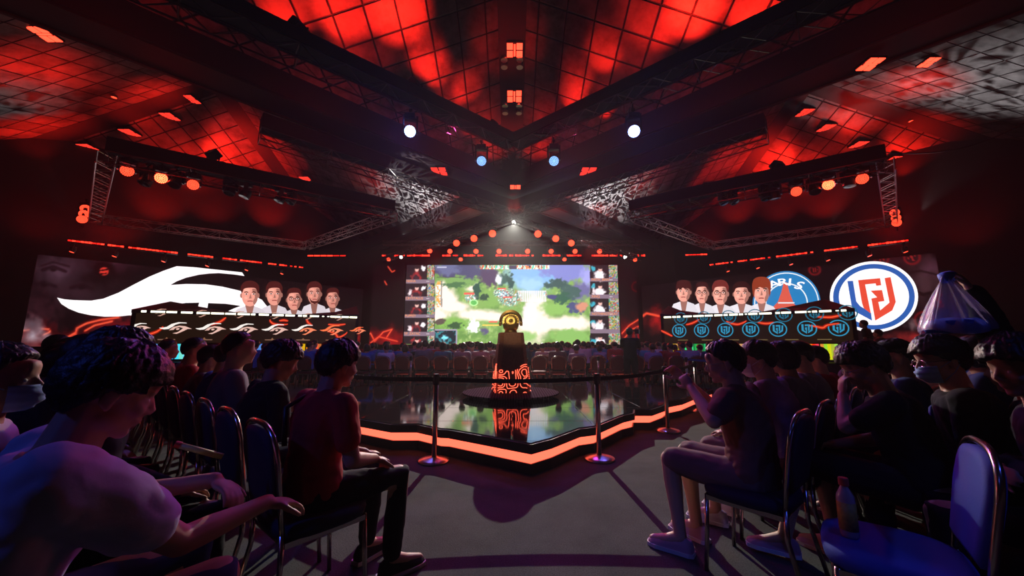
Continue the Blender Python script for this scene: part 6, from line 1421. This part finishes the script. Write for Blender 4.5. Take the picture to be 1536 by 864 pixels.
# --- standing figures
def stand_pose(arms='down', head=(0, 0, 0), h=1.0):
    J = pose(head=head, h=h); dz = .40
    for k in list(J):
        if isinstance(J[k], Vector) and k not in ('hdL', 'hdR', 'hnL', 'hnR', 'knL', 'knR', 'anL', 'anR', 'toeL', 'toeR', 'hipL', 'hipR'): J[k] = J[k] + V((0, 0, dz))
    for e, n in ((-1, 'L'), (1, 'R')):
        J['hip' + n] = V((e * .09, 0, .92)); J['kn' + n] = V((e * .11, .03, .50)); J['an' + n] = V((e * .12, 0, .095)); J['toe' + n] = V((e * .15, .16, .035)); J['el' + n] = J['sh' + n] + V((e * .05, -.02, -.28)); J['wr' + n] = J['el' + n] + V((0, .08, -.24)); J['hd' + n] = V((0, .1, -1)); J['hn' + n] = V((e, 0, 0))
    return J
J = stand_pose(head=(0, 0, 0)); J['elR'] = J['shR'] + V((.05, .12, -.24)); J['wrR'] = J['head'] + V((.14, .2, -.05)); J['hdR'] = V((-.2, .3, .9)); J['hnR'] = V((.8, .5, 0)); J['elL'] = J['shL'] + V((-.03, .14, -.23)); J['wrL'] = J['neck'] + V((.04, .34, -.1)); J['hdL'] = V((.7, .6, .2)); J['hnL'] = V((0, -.4, -1))
CMP = (3.2, 10.25)
t, H = make_person('person', 'standing camera operator in black cap and shorts, right of the plinth', J, CMP, R_(-25), M['skin_a'], M['sh_black'], M['sh_black'], M['hair_black'], legs='short', seed=50, voxel=.011, shoes=M['shoe_white'], curl=.9)
k = MB(); k.smooth = True; k.ball(H @ V((0, -.008, .07)), (.092, .112, .065), 18, 10, H.to_3x3()); k.ball(H @ V((0, .11, .045)), (.06, .05, .008), 14, 6, H.to_3x3()); k.build('cap', M['cap_black'], t)
vc = thing('video_camera', 'black video camera held up by the camera operator', 'camera', (3.2 + .30, 10.25 + .25, 1.62), R_(-25))
k = MB(); k.bbox((0, 0, 0), (.11, .24, .13), .015); k.bbox((0, -.02, .1), (.03, .16, .03), .01); k.box((-.04, -.0, .08), (.02, .02, .05)); k.build('camera_body', M['plastic'], vc); k = MB(); k.tube((0, .1, 0), (0, .24, 0), .042, .05, 16); k.build('lens', M['lamp_off'], vc); k = MB(); k.box((-.08, -.05, .03), (.06, .01, .05)); k.build('viewfinder', M['plastic'], vc)
for i, (px, py, d) in enumerate(((1297, 480, 12.2), (1319, 494, 11.6))):
    p = at(px, py, d); J = stand_pose()
    make_person('person', 'dark standing figure before the right screen, %s one beside the booth' % ('taller' if i == 0 else 'shorter'), J, (p.x, p.y), R_(30), M['skin_b'], M['sh_black'], M['pt_black'], M['hair_black'], seed=60 + i, voxel=.016, z=p.z - 1.72)
# ---------- camera
cd = bpy.data.cameras.new('camera'); co = bpy.data.objects.new('camera', cd); C.objects.link(co)
cd.sensor_fit = 'HORIZONTAL'; cd.sensor_width = 36; cd.lens = 36 * F / 1536; cd.clip_start = .05; cd.clip_end = 200
co.location = CAM; co.rotation_euler = (PI / 2 + PITCH, 0, 0)
sc = bpy.context.scene; sc.camera = co
w = bpy.data.worlds.new('world'); sc.world = w; w.use_nodes = True; w.node_tree.nodes['Background'].inputs[0].default_value = (.6, .1, .25, 1); w.node_tree.nodes['Background'].inputs[1].default_value = .0
# thin stage haze filling the hall
vs = w.node_tree.nodes.new('ShaderNodeVolumeScatter'); vs.inputs['Density'].default_value = .0018; vs.inputs['Anisotropy'].default_value = .5
w.node_tree.links.new(vs.outputs[0], w.node_tree.nodes['World Output'].inputs['Volume'])
sc.view_settings.view_transform = 'Standard'; sc.view_settings.look = 'None'; sc.view_settings.gamma = 1; sc.view_settings.exposure = 0; sc.view_settings.use_curve_mapping = False
sc.cycles.use_denoising = True
try: sc.cycles.denoiser = 'OPENIMAGEDENOISE'
except Exception: pass
sc.cycles.use_light_tree = True; sc.cycles.use_adaptive_sampling = True; sc.cycles.adaptive_threshold = .03
sc.cycles.max_bounces = 5; sc.cycles.diffuse_bounces = 2; sc.cycles.glossy_bounces = 3; sc.cycles.volume_bounces = 0; sc.cycles.transmission_bounces = 3; sc.cycles.transparent_max_bounces = 6
sc.cycles.caustics_reflective = False; sc.cycles.caustics_refractive = False
sc.cycles.sample_clamp_indirect = 2.0
for o in bpy.data.objects:
    if o.get('label') and len(o['label'].split()) > 16: print('LONG', len(o['label'].split()), o['label'])
